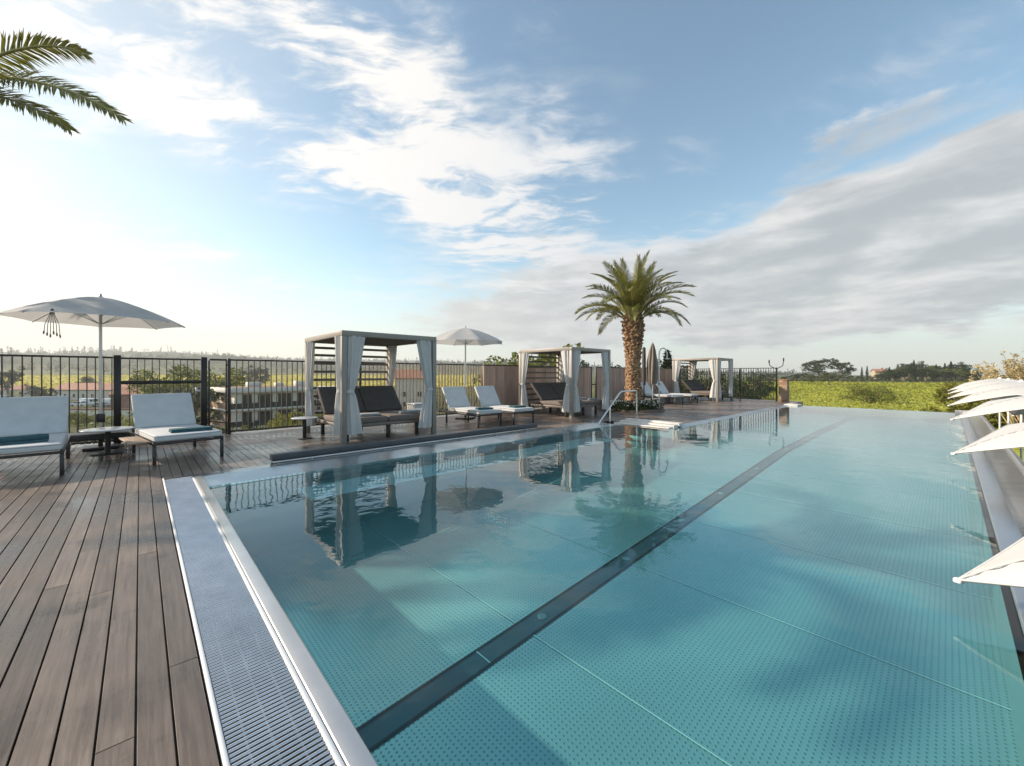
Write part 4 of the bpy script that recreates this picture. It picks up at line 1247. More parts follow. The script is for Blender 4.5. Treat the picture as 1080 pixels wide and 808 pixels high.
# centre: trees over the timber fence
tree('round_a', 541, 62, top_h(541, 62, 366), 'leafy tree behind the fence just left of the middle cabana', wide=1.05)
tree('round_b', 566, 66, top_h(566, 66, 363), 'tallest leafy tree showing through the top of the middle cabana', wide=1.1)
tree('dark_b', 590, 70, top_h(590, 70, 374), 'dark tree behind the back slats of the middle cabana')
tree('dark_a', 655, 90, top_h(655, 90, 379), 'dark tree behind the timber fence left of the palm trunk')
tree('cyp', 704, 60, top_h(704, 60, 370), 'dark pointed tree behind the outdoor shower', wide=2.2)
tree('dark_a', 690, 75, top_h(690, 75, 378), 'dark tree right of the palm trunk, behind the closed parasols', wide=.8)
tree('dark_b', 727, 110, top_h(727, 110, 384), 'low dark tree above the farthest cabana')
g3 = 'dark bushes behind the far fence'
for px, d, yt, k in ((722, 36, 388, 'bush_dark'), (737, 34, 387, 'bush_dark'), (752, 37, 388, 'bush_dark'), (765, 40, 392, 'bush_dark'), (776, 46, 394, 'bush_dark'), (789, 60, 391, 'bush_dark'), (800, 74, 393, 'bush_dark')):
    tree(k, px, d, top_h(px, d, yt), 'dark green bush behind the bars of the far end fence', 'bush', g3, 1.25, 'bush')
# right: the vineyard and the wood beyond it
tree('bush_wide', 915, 50, top_h(915, 50, 402), 'broad loose bush in the middle of the vineyard beyond the pool edge', 'bush', None, 1.0, 'bush')
tree('olive', 853, 105, top_h(853, 105, 394), 'small olive tree at the back of the vineyard, left of two', wide=1.1)
tree('olive', 874, 98, top_h(874, 98, 392), 'larger olive tree at the back of the vineyard, right of two', wide=1.35)
tree('dark_b', 864, 190, top_h(864, 190, 377), 'tall dark spreading tree on the skyline above the olive trees, left of the pair', wide=1.5)
tree('dark_a', 889, 200, top_h(889, 200, 379), 'tall dark spreading tree on the skyline above the olive trees, right of the pair', wide=1.4)
tree('cyp', 909, 185, top_h(909, 185, 387), 'slim cypress left of the small villa, left of two')
tree('cyp', 914.5, 188, top_h(914, 188, 386), 'slim cypress left of the small villa, right of two')
g4 = 'low trees in line along the back of the vineyard'
for k in range(14):
    px = 806 + k * 10.2 + trng.uniform(-2, 2)
    tree('dark_a' if k % 2 else 'dark_b', px, 172 + trng.uniform(-6, 10), top_h(px, 172, trng.uniform(393, 396.5)), 'low dark tree in the line between the vineyard and the tall spreading trees', 'tree', g4, 1.9)
g5 = 'trees of the wood on the right skyline'
wood = []
for k in range(51):
    px = 934 + (k % 17) * 6.1 + trng.uniform(-2, 2)
    d = 205 - 22 * (k // 17) + trng.uniform(-8, 8)
    yt = interp(px, [(930, 391), (944, 386), (958, 381), (975, 382), (990, 383), (1010, 382), (1025, 387), (1045, 391)]) + (5 if k >= 34 else 7 if k >= 17 else 0) + trng.uniform(-1.5, 2)
    kind = trng.choice(['dark_a', 'dark_b', 'dark_a', 'round_a', 'pine', 'cyp'])
    if k >= 17 and kind in ('pine', 'cyp'): kind = 'dark_b'
    tree(kind, px, d, top_h(px, d, yt), 'tree in the dense dark wood on the skyline behind the vineyard', 'tree', g5, 1.55 if kind != 'cyp' else 1.4)
g7 = 'shrubs along the back edge of the vineyard'
for k in range(30):
    px = 812 + k * 7.6 + trng.uniform(-2, 2)
    tree('bush_dark', px, 152 + trng.uniform(-5, 6), top_h(px, 152, trng.uniform(397, 399.5)), 'dark shrub along the back edge of the vineyard, under the taller trees', 'shrub', g7, 1.25, 'shrub')
tree('cyp', 938, 165, top_h(938, 165, 387), 'cypress at the left end of the dark wood, beside the small villa', wide=1.2)
tree('cyp', 964, 160, top_h(964, 160, 380), 'tallest cypress standing above the dark wood', wide=1.1)
tree('cyp', 1003, 160, top_h(1003, 160, 381), 'cypress above the right part of the dark wood', wide=1.2)
tree('round_near', 1018, 30, top_h(1018, 30, 396), 'light green tree above the white parasols, left of the dry plumed shrub', wide=1.15)
tree('bush', 1036, 27, top_h(1036, 27, 392), 'light green bush in front of the dry plumed shrub', 'bush', None, 1.2, 'bush')
g6 = 'bushes at the foot of the vineyard behind the white parasols'
for px, d, yt in ((1003, 33, 427), (1022, 31, 420), (1048, 27, 426), (1074, 25, 430)):
    tree('bush', px, d, top_h(px, d, yt), 'low bush behind the white parasols at the foot of the vineyard', 'bush', g6, 1.1, 'bush')
# dry plumed shrub
px, py = polar(1084, 23)
ds = thing('plumed_shrub', 'tall dry shrub of fanning tan stems with pale plumes above the white parasols', 'shrub', (px, py, terrain(px, py)))
rng = random.Random(4)
sb = MB(); pb = MB()
for i in range(150):
    a = rng.uniform(0, 6.28); tilt = rng.uniform(.04, .50); L = rng.uniform(3.4, 5.0)
    dx = Vector((math.cos(a) * math.sin(tilt), math.sin(a) * math.sin(tilt), math.cos(tilt)))
    st0 = Vector((rng.uniform(-.35, .35), rng.uniform(-.35, .35), -.1))
    p1_, p2_, p3_ = st0 + dx * L * .4, st0 + dx * L * .75, st0 + dx * L + Vector((dx.x, dx.y, -.4)) * L * .07
    sb.tube([st0, p1_, p2_, p3_], [.045, .036, .024, .012], 4)
    for q in range(3):
        u = rng.uniform(.55, .95); st1 = st0 + dx * L * u
        en = st1 + (dx + Vector((rng.uniform(-.6, .6), rng.uniform(-.6, .6), rng.uniform(-.1, .3)))) * rng.uniform(.3, .7)
        sb.tube([st1, en], [.018, .008], 3)
        leaf_ball(pb, en, .14, .14, .15, 12, .075, rng, .1)
    leaf_ball(pb, p3_, .12, .12, .2, 14, .075, rng, .1)
sb.build('stems', M['dry'], ds); pb.build('plumes', M['plume'], ds)

# vineyards: rows of leaves nobody could count
def vineyard(name, label, az0, az1, r0, r1, gap, leaf, per_m, mat, hgt, seed, rowdir):
    rng = random.Random(seed)
    b = MB()
    # rows run along rowdir, scanned over the whole sector
    u = Vector((math.cos(rowdir), math.sin(rowdir), 0)); v = Vector((-u.y, u.x, 0))
    k = int(r1 / gap) + 1
    n = 0
    for i in range(-k, k):
        s = -r1
        while s < r1:
            p = u * s + v * (i * gap)
            r = math.hypot(p.x, p.y); s += (1.0 / per_m) * (1 if r < r0 * 2 else r / (r0 * 2)) * rng.uniform(.5, 1.5)
            if r < r0 or r > r1: continue
            az = bearing(p.x, p.y)
            if az < az0 or az > az1: continue
            sc = 1 if r < r0 * 2 else (r / (r0 * 2)) ** .75
            x, y = p.x + rng.gauss(0, .28) , p.y + rng.gauss(0, .28)
            h = hgt * rng.uniform(.25, 1.08) * (1 + .25 * noise.noise(Vector((x * .3, y * .3, 2))))
            a = Vector((rng.gauss(0, 1), rng.gauss(0, 1), rng.gauss(0, .6))).normalized()
            w = a.cross(Vector((rng.gauss(0, 1), rng.gauss(0, 1), rng.gauss(0, 1)))).normalized()
            q = leaf * sc * rng.uniform(.7, 1.4)
            b.quad(Vector((x, y, terrain(p.x, p.y) + h + .05)), a * q, w * q * .6)
            n += 1
    o = put(name, b.mesh(name, mat))
    tag(o, label, 'vineyard', None, 'stuff')
    return n
NV = vineyard('vineyard', 'rows of bright green vines in the field beyond the far edge of the pool', 21, 58, 31, 160, 1.9,   .11, 12, M['leaf_vine'], .45, 3, HEAD - R(62))
M['vine_yellow'] = pmat('yellow_vine_leaves', (.50, .43, .04), .7, 0, .2, .03, island=.3, trans=.25, spec=.2)
NY = vineyard('vineyard', 'bright yellow green vineyard in the valley seen through the fence on the left', -58, -2, 290, 640, 6.5, 1.1, .36, M['vine_yellow'], 2.2, 6, HEAD + R(80))

# far woods on the hills: one mass
def forest():
    rng = random.Random(15)
    b = MB()
    n = 0
    while n < 5200:
        az = rng.uniform(-66, 40) ; r = math.sqrt(rng.uniform(.16, 1)) * 1950
        d, l = r * math.cos(R(az)), r * math.sin(R(az))
        if r < 660 or (r < 820 and rng.random() < .55): continue
        x, y = FX * d + RX * l, FY * d + RY * l
        if noise.noise(Vector((x * .006, y * .006, 3))) < -.22: continue
        z = terrain(x, y); n += 1
        h = rng.uniform(6, 11); w = rng.uniform(5, 9)
        if rng.random() < .10 and r > 900:
            h *= 1.45; w = 2.6
            for k in range(5):
                leaf_ball(b, (x, y, z + h * (.15 + .19 * k)), w * .5 * (1 - .17 * k), w * .5 * (1 - .17 * k), h * .14, 5, 1.5, rng, .1)
        else:
            leaf_ball(b, (x, y, z + h * .5), w * .5, w * .5, h * .5, 16, 1.7, rng, .4)
    o = put('forest', b.mesh('forest', M['leaf_forest']))
    tag(o, 'far woods covering the hazy hills along the left skyline', 'forest', None, 'stuff')
forest()
# cypress and pines that spike the far ridge
def ridge_spikes():
    rng = random.Random(31)
    b = MB()
    for k in range(64):
        az = rng.choice([rng.uniform(-54, -40), rng.gauss(-46, 2), rng.uniform(-54, 8)]); r = rng.uniform(1600, 1720)
        d, l = r * math.cos(R(az)), r * math.sin(R(az)); x, y = FX * d + RX * l, FY * d + RY * l
        z = terrain(x, y); h = rng.uniform(14, 24); w = rng.uniform(4, 7)
        if rng.random() < .7:
            for q in range(6): leaf_ball(b, (x, y, z + h * (.1 + .16 * q)), w * .5 * (1 - .14 * q), w * .5 * (1 - .14 * q), h * .11, 6, 1.6, rng, .1)
        else: leaf_ball(b, (x, y, z + h * .4), w * 1.4, w * 1.4, h * .38, 22, 2.0, rng, .3)
    o = put('ridge_trees', b.mesh('ridge_trees', M['leaf_forest']))
    tag(o, 'spiky cypresses and pines along the crest of the far hazy ridge', 'trees', None, 'stuff')
ridge_spikes()
# hedge and scrub between the valley houses, one mass
def scrub():
    rng = random.Random(41); b = MB()
    n = 0
    while n < 900:
        az = rng.uniform(-58, 6); r = rng.uniform(95, 320)
        if noise.noise(Vector((r * .03, az * .12, 1))) < -.05: continue
        d, l = r * math.cos(R(az)), r * math.sin(R(az)); x, y = FX * d + RX * l, FY * d + RY * l
        px = 540 + 425 * l / d
        if 50 < px < 215 and 92 < d < 185: continue
        if 215 < px < 350 and d < 110: continue
        n += 1; h = rng.uniform(1.2, 3.2)
        leaf_ball(b, (x, y, terrain(x, y) + h * .45), h * .9, h * .9, h * .55, 22, .42, rng, .3)
    o = put('scrub', b.mesh('scrub', M['leaf_mid']))
    tag(o, 'green scrub and hedges between the houses and fields in the valley', 'scrub', None, 'stuff')
scrub()

# ------------------------------------------------------------------ valley buildings
def building_root(name, label, px, d, rz, cat='building', z=None, group=None):
    x, y = polar(px, d)
    return thing(name, label, cat, (x, y, terrain(x, y) + .2 if z is None else z), HEAD - PI / 2 + rz, group)
def window_part(t, x, y, z, w, h, face='front', glass='glass_dark', frame='slab_white'):
    """window on the front wall (facing -Y) or the left wall (facing -X) of its building"""
    def bx(mb, a0, a1, z0, z1, out, depth=.06):
        if face == 'front': mb.box((x + a0, y - out, z + z0), (x + a1, y - out + depth, z + z1))
        else: mb.box((x - out, y + a0, z + z0), (x - out + depth, y + a1, z + z1))
    f = MB()
    bx(f, -w/2 - .06, -w/2, 0, h, .05); bx(f, w/2, w/2 + .06, 0, h, .05); bx(f, -w/2 - .06, w/2 + .06, h, h + .07, .05); bx(f, -w/2 - .1, w/2 + .1, -.08, 0, .09, .1)
    bx(f, -.025, .025, 0, h, .045)
    fo = f.build('window', M[frame], t)
    p = MB(); bx(p, -w/2 + .001, w/2 - .001, .001, h - .001, .018, .03); p.build('pane', M[glass], fo)
def gable_house(label, px, d, rz, L, W, H, RH, wall, roof, nwin, storeys=1):
    t = building_root('house', label, px, d, rz)
    b = MB(); b.box((-L/2, -W/2, -1.5), (L/2, W/2, H))
    for s in (-1, 1): b.add([(s * L/2, -W/2, H), (s * L/2, W/2, H), (s * L/2, 0, H + RH)], [(0, 1, 2)])
    b.build('wall', M[wall], t)
    e = .5
    b = MB()
    for s in (-1, 1):
        y0, z0 = s * (W/2 + e), H - e * RH / (W/2)
        b.add([(-L/2 - e, y0, z0 + .05), (L/2 + e, y0, z0 + .05), (L/2 + e, 0, H + RH + .08), (-L/2 - e, 0, H + RH + .08), (-L/2 - e, y0, z0 + .25), (L/2 + e, y0, z0 + .25), (L/2 + e, 0, H + RH + .28), (-L/2 - e, 0, H + RH + .28)],
              [(0,1,2,3),(4,5,6,7),(0,1,5,4),(1,2,6,5),(2,3,7,6),(3,0,4,7)])
    b.build('roof', M[roof], t)
    b = MB(); b.rbox((L * .2, -.4, H + RH * .4), (L * .2 + .7, .4, H + RH + 1.0), .03, 1); b.build('chimney', M['brick'], t)
    for st_ in range(storeys):
        for i in range(nwin):
            window_part(t, -L/2 + (i + .5) * L / nwin, -W/2 - .0, .9 + st_ * 2.9, 1.1, 1.4)
    b = MB(); b.box((-L * .04 - .5, -W/2 - .05, -.3), (-L * .04 + .5, -W/2 + .05, 0.8 if H < 2 else 2.1)); b.build('door', M['timber_clad'], t)
    return t
gable_house('long low building with a terracotta tiled roof behind the parked cars', 116, 168, R(-4), 40, 10, 4.0, 2.4, 'ivory', 'terracotta', 10)
gable_house('red brick house with a tiled gable roof, seen through the gate beside the crossbar', 150, 122, R(12), 11, 8, 4.4, 1.8, 'brick', 'terracotta', 3)
gable_house('small pale house at the left edge among the valley trees', 20, 190, R(10), 11, 7, 3.2, 1.6, 'ivory', 'terracotta', 3)
gable_house('small villa with a tiled roof on the skyline left of the dark wood', 927, 250, R(-20), 5.6, 5, 4.4, 1.2, 'ochre', 'terracotta', 2, 1)
gable_house('pale house by the trees glimpsed between the fence bars right of the nearest cabana', 436, 120, R(6), 9, 7, 9.2, 2.2, 'ivory', 'terracotta', 2, 2)
# long pale garden wall with brick coping
gw = building_root('garden_wall', 'long pale wall with a reddish coping below the parked cars', 125, 100, R(-2), 'wall')
b = MB(); b.box((-15, -.2, -1.5), (11, .2, 1.35)); b.build('body', M['slab_white'], gw)
b = MB(); b.box((-15.1, -.28, 1.351), (11.1, .28, 1.75)); b.build('coping', M['brick'], gw)

# flat roofed apartment block
ap = building_root('apartment_block', 'flat roofed apartment block with white slab edges and balconies, seen through the fence', 243, 66, R(50), 'building')
LX, DY = 14.0, 12.0
z0 = 0
zr_ = top_h(246, 66, 416)
st3 = 3.0
levels = [zr_ - 2 * st3, zr_ - st3, zr_]
b = MB()
b.box((.8, .8, -2), (LX, DY, levels[0])); b.box((.8, .8, levels[0] + .28), (LX, DY, levels[1])); b.box((.8, .8, levels[1] + .28), (LX, DY, levels[2]))
b.build('wall', M['ivory'], ap)
for i, z in enumerate(levels):
    b = MB(); e = .7 if i == 2 else .9
    b.rbox((-e + .5, -e + .5, z + .001), (LX + .3, DY + .3, z + (.75 if i == 2 else .279)), .02, 1); b.build('slab', M['slab_white'], ap)
b = MB(); b.box((.3, .3, levels[2] + .751), (LX - .1, DY - .1, levels[2] + .80)); b.build('roof_gravel', M['roof_gravel'], ap)
for (x, y, w, h) in ((4, 5, 2.2, .9), (9, 6, 1.4, .7), (12, 4.5, 1.8, 1.0)):
    b = MB(); b.rbox((x, y, levels[2] + .801), (x + w, y + 1.2, levels[2] + .8 + h), .03, 1); b.build('roof_unit', M['slab_white'], ap)
for lv in (0, 1):
    z = levels[lv] + .3
    for i, (x, w) in enumerate(((2.6, 1.4), (5.4, 2.2), (8.6, 2.2), (11.8, 1.8))):
        window_part(ap, x, .80, z + .05, w, 2.3, 'front', 'glass_dark', 'timber_clad')
    for y, w in ((3.0, 1.2), (6.0, 1.2), (9.4, 1.2)):
        window_part(ap, .80, y, z + .3, w, 1.9, 'left', 'timber_clad', 'slab_white')
    # balcony: glass-and-bar parapet along the slab edge
    b = MB(); b.box((-.3, -.34, z), (LX + .2, -.30, z + .95)); b.build('balcony_rail', M['glass_dark'], ap)
    b = MB(); b.box((-.34, -.29, z), (-.30, DY, z + .95)); b.build('balcony_rail', M['timber_clad'], ap)
ap2 = building_root('apartment_block', 'second flat roofed block set behind the first, its white slab left of the nearest cabana', 318, 108, R(16), 'building')
zr2 = top_h(318, 108, 412)
for i, z in enumerate((zr2 - 6, zr2 - 3, zr2)):
    b = MB(); b.rbox((-5, -.5, z), (14, 9, z + (.75 if i == 2 else .28)), .02, 1); b.build('slab', M['slab_white'], ap2)
b = MB()
for z in (zr2 - 6, zr2 - 3): b.box((-4.2, .6, z + .281), (13.5, 8.4, z + 2.999))
b.box((-4.2, .6, -2), (13.5, 8.4, zr2 - 6.001))
b.build('wall', M['timber_clad'], ap2)
for z in (zr2 - 5.7, zr2 - 2.7):
    for x in (-2.5, 1.0, 4.6, 8.2, 11.6): window_part(ap2, x, .6, z + .1, 1.9, 2.1, 'front', 'glass_dark', 'slab_white')

# parked cars
def car_meshes(paint):
    b = MB()
    prof = [(-2.15, .35), (-2.2, .75), (-2.05, .95), (-1.55, 1.02), (-1.0, 1.45), (.75, 1.47), (1.35, 1.0), (2.05, .85), (2.2, .6), (2.15, .35)]
    n = len(prof)
    def hw(z): return .88 if z < 1.0 else lerp(.86, .66, (z - 1.0) / .47)
    vs = [(x, -hw(z), z) for x, z in prof] + [(x, hw(z), z) for x, z in prof]
    b.add(vs, [list(range(n)), list(range(n, 2 * n))[::-1]] + [(i, n + i, n + (i + 1) % n, (i + 1) % n) for i in range(n)])
    body = b.mesh('body', M[paint])
    g = MB()
    for s in (-1, 1):
        g.add([(-1.35, s * .875, 1.03), (1.12, s * .875, 1.03), (.68, s * .70, 1.42), (-.98, s * .70, 1.42)], [(0, 1, 2, 3)])
    g.add([(1.36, -.8, 1.02), (1.36, .8, 1.02), (.80, .62, 1.45), (.80, -.62, 1.45)], [(0, 1, 2, 3)])
    g.add([(-1.58, -.8, 1.04), (-1.58, .8, 1.04), (-1.04, .62, 1.44), (-1.04, -.62, 1.44)], [(0, 1, 2, 3)])
    return body, g.mesh('window', M['glass_dark'])
CARS = {k: car_meshes(k) for k in ('car_white', 'car_grey', 'car_dark', 'car_red')}
wm = MB(); wm.tube([(0, -.1, 0), (0, .1, 0)], .32, 12); wheel = wm.mesh('wheel', M['tyre'])
def car(px, d, rz, paint, label):
    x, y = polar(px, d)
    t = thing('parked_car', label, 'car', (x, y, terrain(x, y) + .32), HEAD - PI / 2 + rz, 'cars parked in the valley')
    body, win = CARS[paint]
    put('body', body, t); put('window', win, t)
    for wx in (-1.35, 1.35):
        for s in (-1, 1): put('wheel', wheel, t, (wx, s * .8, .32))
def van(px, d, rz, label):
    x, y = polar(px, d)
    t = thing('parked_van', label, 'van', (x, y, terrain(x, y) + .32), HEAD - PI / 2 + rz, 'vans parked in the valley')
    b = MB(); b.rbox((-2.6, -.98, .4), (1.3, .98, 2.4), .12, 2); b.profile_x([(-.96, .4), (.96, .4), (.92, 1.3), (-.92, 1.3)], 1.28, 2.5); b.build('body', M['car_white'], t)
    b = MB(); b.add([(1.32, -.85, 1.35), (1.32, .85, 1.35), (1.305, .8, 2.2), (1.305, -.8, 2.2)], [(0, 1, 2, 3)]); b.box((.4, -.99, 1.4), (1.2, -.981, 2.1)); b.build('window', M['glass_dark'], t)
    for wx in (-1.7, 1.7):
        for s in (-1, 1): put('wheel', wheel, t, (wx, s * .88, .32))
van(96, 130, R(8), 'white van parked in front of the terracotta roof, right of the leftmost backrest')
van(118, 128, R(5), 'white van parked just right of the parasol pole')
van(3, 150, R(80), 'white van at the very left edge of the photo')
car(84, 128, R(4), 'car_white', 'white car parked left of the vans below the terracotta roof')
car(107, 124, R(6), 'car_grey', 'grey car parked behind the parasol pole')
car(129, 126, R(6), 'car_white', 'white car parked at the right end of the row, beside the gate post')
car(66, 132, R(4), 'car_dark', 'dark car above the right corner of the leftmost backrest')
car(54, 134, R(4), 'car_grey', 'grey car above the middle of the leftmost backrest')
car(40, 136, R(0), 'car_dark', 'dark car left of the grey one above the leftmost backrest')
car(26, 138, R(0), 'car_white', 'white car above the left half of the leftmost backrest')
car(12, 140, R(0), 'car_red', 'red car near the left edge above the leftmost backrest')

# ------------------------------------------------------------------ light, sky, air
SUN_AZ = math.degrees(HEAD) + 85      # from +X, counter-clockwise
SUN_EL = 27.0
S = Vector((math.cos(R(SUN_AZ)) * math.cos(R(SUN_EL)), math.sin(R(SUN_AZ)) * math.cos(R(SUN_EL)), math.sin(R(SUN_EL))))
sl_ = bpy.data.lights.new('sun', 'SUN'); sl_.energy = 3.4; sl_.angle = R(.7); sl_.color = (1.0, .86, .70)
so = bpy.data.objects.new('sun', sl_); COL.objects.link(so)
so.rotation_euler = (-S).to_track_quat('-Z', 'Y').to_euler()
so.location = (-30, 40, 30)

def build_world():
    w = bpy.data.worlds.new('World'); scene.world = w; w.use_nodes = True
    nt = w.node_tree; N, L = nt.nodes, nt.links; N.clear()
    out = N.new('ShaderNodeOutputWorld'); bg = N.new('ShaderNodeBackground'); L.new(bg.outputs[0], out.inputs[0])
    bg.inputs['Strength'].default_value = .13
    sky = N.new('ShaderNodeTexSky'); sky.sky_type = 'NISHITA'; sky.sun_disc = False
    sky.sun_elevation = R(SUN_EL); sky.sun_rotation = R(90 - SUN_AZ)
    sky.altitude = 100; sky.air_density = 1.0; sky.dust_density = .8; sky.ozone_density = 1.3
    tc = N.new('ShaderNodeTexCoord'); D = tc.outputs['Generated']
    def math_(op, a, b=None, c=None, clamp=False):
        n = N.new('ShaderNodeMath'); n.operation = op; n.use_clamp = clamp
        for i, q in enumerate((a, b, c)):
            if q is None: continue
            if isinstance(q, (int, float)): n.inputs[i].default_value = q
            else: L.new(q, n.inputs[i])
        return n.outputs[0]
    def vmath(op, a, b=None, scale=None):
        n = N.new('ShaderNodeVectorMath'); n.operation = op
        for i, q in enumerate((a, b)):
            if q is None: continue
            if isinstance(q, (tuple, Vector)): n.inputs[i].default_value = q
            else: L.new(q, n.inputs[i])
        if scale is not None:
            if isinstance(scale, (int, float)): n.inputs['Scale'].default_value = scale
            else: L.new(scale, n.inputs['Scale'])
        return n.outputs['Value'] if op in ('DOT_PRODUCT', 'LENGTH') else n.outputs[0]
    def rng(v, a, b, c=0, d=1, smooth_=True):
        n = N.new('ShaderNodeMapRange')
        if smooth_: n.interpolation_type = 'SMOOTHSTEP'
        L.new(v, n.inputs['Value'])
        for k, q in zip(('From Min', 'From Max', 'To Min', 'To Max'), (a, b, c, d)): n.inputs[k].default_value = q
        return n.outputs[0]
    def noise_(vec, scale, detail=6, rough=.55, dist=0):
        n = N.new('ShaderNodeTexNoise'); n.inputs['Scale'].default_value = scale; n.inputs['Detail'].default_value = detail
        n.inputs['Roughness'].default_value = rough; n.inputs['Distortion'].default_value = dist
        L.new(vec, n.inputs['Vector']); return n
    # compass bearing and height of each sky direction (the sky is infinitely far away)
    fz = vmath('DOT_PRODUCT', D, (FX, FY, 0)); rx = vmath('DOT_PRODUCT', D, (RX, RY, 0))
    sep = N.new('ShaderNodeSeparateXYZ'); L.new(D, sep.inputs[0]); dz = sep.outputs['Z']
    AZ = math_('ARCTAN2', rx, fz)                      # radians, right positive
    EL = math_('ARCSINE', dz)
    # a flat cloud layer seen in perspective
    zz = math_('MAXIMUM', math_('ADD', dz, .10), .03)
    inv = math_('DIVIDE', 1.0, zz)
    cmb = N.new('ShaderNodeCombineXYZ'); L.new(math_('MULTIPLY', rx, inv), cmb.inputs[0]); L.new(math_('MULTIPLY', fz, inv), cmb.inputs[1])
    P = cmb.outputs[0]
    # warp
    wn = noise_(P, 1.1, 4, .55)
    W = vmath('ADD', P, vmath('SCALE', vmath('SUBTRACT', wn.outputs['Color'], (.5, .5, .5)), None, .55))
    mp = N.new('ShaderNodeMapping'); mp.inputs['Rotation'].default_value = (0, 0, R(-28)); mp.inputs['Scale'].default_value = (.62, 1.5, 1)
    L.new(W, mp.inputs[0])
    n_big = noise_(mp.outputs[0], 1.5, 8, .58).outputs['Fac']
    n_fine = noise_(mp.outputs[0], 6.5, 8, .62, .3).outputs['Fac']
    n_mid = noise_(W, 3.2, 7, .6).outputs['Fac']
    Dv = vmath('MULTIPLY', D, (1, 1, 4.2))
    n_soft = noise_(Dv, 2.9, 8, .54, .3).outputs['Fac']
    up = Vector((S.x * .05, S.y * .05, .075))
    n_up = noise_(vmath('ADD', Dv, tuple(up)), 2.9, 8, .54, .3).outputs['Fac']
    relief = math_('SUBTRACT', n_soft, n_up)            # sunlit tops against shaded undersides
    wn2 = noise_(vmath('MULTIPLY', D, (1, 1, 1.9)), 4.2, 6, .6)
    sw = N.new('ShaderNodeSeparateXYZ'); L.new(wn2.outputs['Color'], sw.inputs[0])
    AZw = math_('ADD', AZ, math_('MULTIPLY', math_('SUBTRACT', sw.outputs[0], .5), .32))
    ELw = math_('ADD', EL, math_('MULTIPLY', math_('SUBTRACT', sw.outputs[1], .5), .23))
    # soft banks at given bearings and heights: (bearing, height, half widths, tilt, weight) in degrees
    def bank(az, el, wa, we, tilt, wt):
        a = math_('SUBTRACT', AZw, R(az)); e = math_('SUBTRACT', ELw, R(el))
        c, s = math.cos(R(tilt)), math.sin(R(tilt))
        u = math_('ADD', math_('MULTIPLY', a, c / R(wa)), math_('MULTIPLY', e, s / R(wa)))
        v = math_('ADD', math_('MULTIPLY', a, -s / R(we)), math_('MULTIPLY', e, c / R(we)))
        q = math_('ADD', math_('MULTIPLY', u, u), math_('MULTIPLY', v, v))
        return math_('MULTIPLY', math_('EXPONENT', math_('MULTIPLY', q, -1.0)), wt)
    def total(lst):
        t = None
        for b_ in lst:
            q = bank(*b_); t = q if t is None else math_('ADD', t, q)
        return t
    cirrus = total([(-44, 33, 10, 6, 0, .9), (-37, 24, 9, 2.6, -8, .7), (-35, 42, 18, 6, -14, 1.0), (-19, 35, 12, 7, -25, 1.05), (-8, 31, 9, 6, -30, .7), (-25, 26, 13, 3.2, -12, .8), (-11, 22.5, 15, 4.2, -16, 1.05), (3, 19, 11, 5, -12, .9), (-2, 14, 18, 4, -5, .55), (7, 30, 6, 5, -30, .35), (-48, 36, 12, 8, 0, .8), (-36, 13, 22, 1.8, -4, .55), (20, 44, 12, 4, 10, .35), (10, 31, 8, 3, -20, .5), (4, 26, 8, 5, 0, .6), (18, 22, 9, 4, 10, .5), (25, 18, 8, 3, 8, .5), (5, 43, 6, 4, 30, .40), (34, 44, 10, 4, 8, .34), (22, 27, 12, 3, 12, .28), (46, 29, 16, 3.2, 16, .42), (14, 36, 6, 3, -10, .22), (-70, 25, 22, 14, 0, .9), (10, 24, 5, 4, 0, .5), (-52, 8, 16, 4, 0, .45), (-16, 50, 18, 7, 0, .7), (0, 78, 120, 18, 0, .85)])
    c_val = math_('ADD', math_('MULTIPLY', n_big, 1.15), math_('MULTIPLY', n_fine, .75))
    c_d = math_('MULTIPLY', cirrus, rng(c_val, .72, 1.22))
    c_d = rng(c_d, .06, .85, 0, .95)
    # low grey bank on the right
    low = total([(44, 15, 20, 5.2, 14, 1.25), (30, 12.5, 20, 4.5, 6, 1.2), (14, 11, 14, 4.5, 4, 1.0), (0, 8.5, 14, 4.0, 2, .7), (7, 15, 11, 5, -10, .7), (34, 9, 26, 3, 0, .6), (28, 6.0, 40, 3.4, 0, .95), (40, 22, 14, 1.8, 14, .50), (64, 14, 24, 7, 0, 1.1), (90, 22, 20, 12, 0, .7)])
    f_low = math_('ADD', math_('MULTIPLY', low, .72), math_('ADD', math_('MULTIPLY', math_('SUBTRACT', n_soft, .5), 1.5), math_('MULTIPLY', math_('SUBTRACT', n_mid, .5), .95)))
    l_d = math_('MULTIPLY', rng(f_low, .22, .80, 0, .93), rng(low, .06, .35))
    # colours, as radiance in the sky texture's own units
    sund = vmath('DOT_PRODUCT', D, tuple(S))
    near = rng(sund, -.25, .95)
    def rgb(c):
        n = N.new('ShaderNodeRGB'); n.outputs[0].default_value = (*c, 1); return n.outputs[0]
    def mix(f, a, b_):
        n = N.new('ShaderNodeMix'); n.data_type = 'RGBA'
        if isinstance(f, float): n.inputs['Factor'].default_value = f
        else: L.new(f, n.inputs['Factor'])
        L.new(a, n.inputs['A']); L.new(b_, n.inputs['B']); return n.outputs['Result']
    c_col = mix(near, rgb((CL * .92, CL * .95, CL * 1.0)), rgb((CL * 1.38, CL * 1.31, CL * 1.22)))
    # the bank: bright upper edge, grey flat underside
    shade = rng(math_('SUBTRACT', math_('ADD', math_('MULTIPLY', math_('MINIMUM', low, 1.1), .62), math_('ADD', math_('MULTIPLY', math_('SUBTRACT', n_soft, .5), 1.5), math_('MULTIPLY', math_('SUBTRACT', n_mid, .5), 1.3))), math_('MULTIPLY', relief, 3.2)), -.15, 1.05)
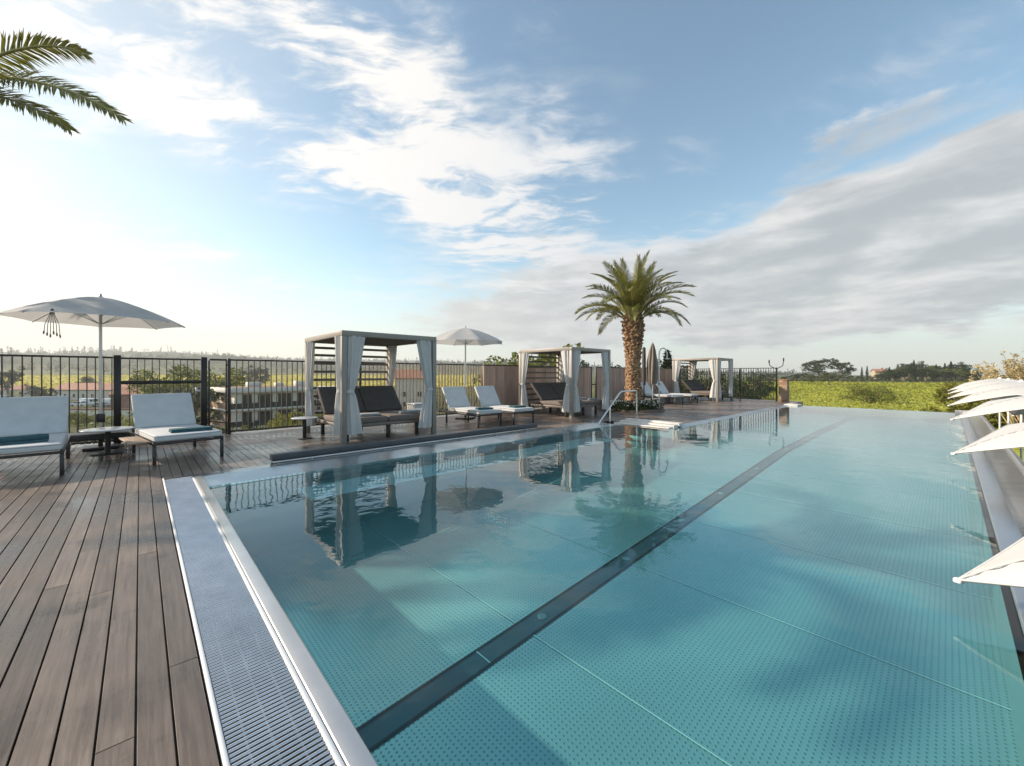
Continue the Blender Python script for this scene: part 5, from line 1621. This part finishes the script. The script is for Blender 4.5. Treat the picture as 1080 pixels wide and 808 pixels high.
    l_col = mix(shade, rgb((CL * 1.05, CL * 1.03, CL * 1.01)), rgb((CL * .57, CL * .605, CL * .635)))
    l_col = mix(near, l_col, rgb((CL * 1.12, CL * 1.09, CL * 1.04)))
    base = sky.outputs[0]
    base = vmath('MULTIPLY', base, (SKYK[0], SKYK[1], SKYK[2]))
    # thin milky veil near the horizon and towards the sun
    veil = math_('ADD', rng(EL, R(16), R(0), 0, .75), rng(sund, .45, 1.0, 0, .45), None, True)
    v_col = mix(near, rgb((CL * .78, CL * .81, CL * .84)), rgb((CL * 1.08, CL * .99, CL * .86)))
    col = mix(veil, base, v_col)
    col = mix(l_d, col, l_col)
    col = mix(c_d, col, c_col)
    L.new(col, bg.inputs['Color'])
    w.cycles.sampling_method = 'MANUAL'; w.cycles.sample_map_resolution = 512
CL = 3.5
SKYK = (.96, 1.0, .87)
build_world()

# the air: an even, pale haze round the whole valley
hm, nt, N, L = newmat('haze_air')
out = N.new('ShaderNodeOutputMaterial'); pv = N.new('ShaderNodeVolumePrincipled')
pv.inputs['Color'].default_value = (.93, .95, 1.0, 1); pv.inputs['Density'].default_value = .00032; pv.inputs['Anisotropy'].default_value = .25
L.new(pv.outputs[0], out.inputs['Volume'])
b = MB(); q = RMAX + 20
b.box((-q, -q, -12), (q, q, 125))
hz = b.build('haze', hm); tag(hz, 'pale even haze filling the air of the valley', 'haze', None, 'stuff')

# ------------------------------------------------------------------ camera and render settings
cam = bpy.data.cameras.new('camera'); co = bpy.data.objects.new('camera', cam); COL.objects.link(co)
cam.sensor_width = 36; cam.lens = 425 / 1080 * 36; cam.shift_y = -9 / 1080
cam.clip_start = .05; cam.clip_end = 12000
co.location = (0, 0, EYE); co.rotation_euler = (PI / 2, 0, HEAD - PI / 2)
scene.camera = co
vs_ = scene.view_settings
vs_.view_transform = 'Standard'; vs_.look = 'None'; vs_.gamma = 1; vs_.use_curve_mapping = False
vs_.exposure = .90
scene.render.engine = 'CYCLES'
cy = scene.cycles
cy.use_denoising = True
try: cy.denoiser = 'OPENIMAGEDENOISE'; cy.denoising_input_passes = 'RGB_ALBEDO_NORMAL'
except Exception: pass
cy.max_bounces = 8; cy.diffuse_bounces = 3; cy.glossy_bounces = 4; cy.transmission_bounces = 4; cy.transparent_max_bounces = 12; cy.volume_bounces = 1
cy.caustics_reflective = False; cy.caustics_refractive = False
cy.sample_clamp_indirect = 6
cy.volume_step_rate = 10
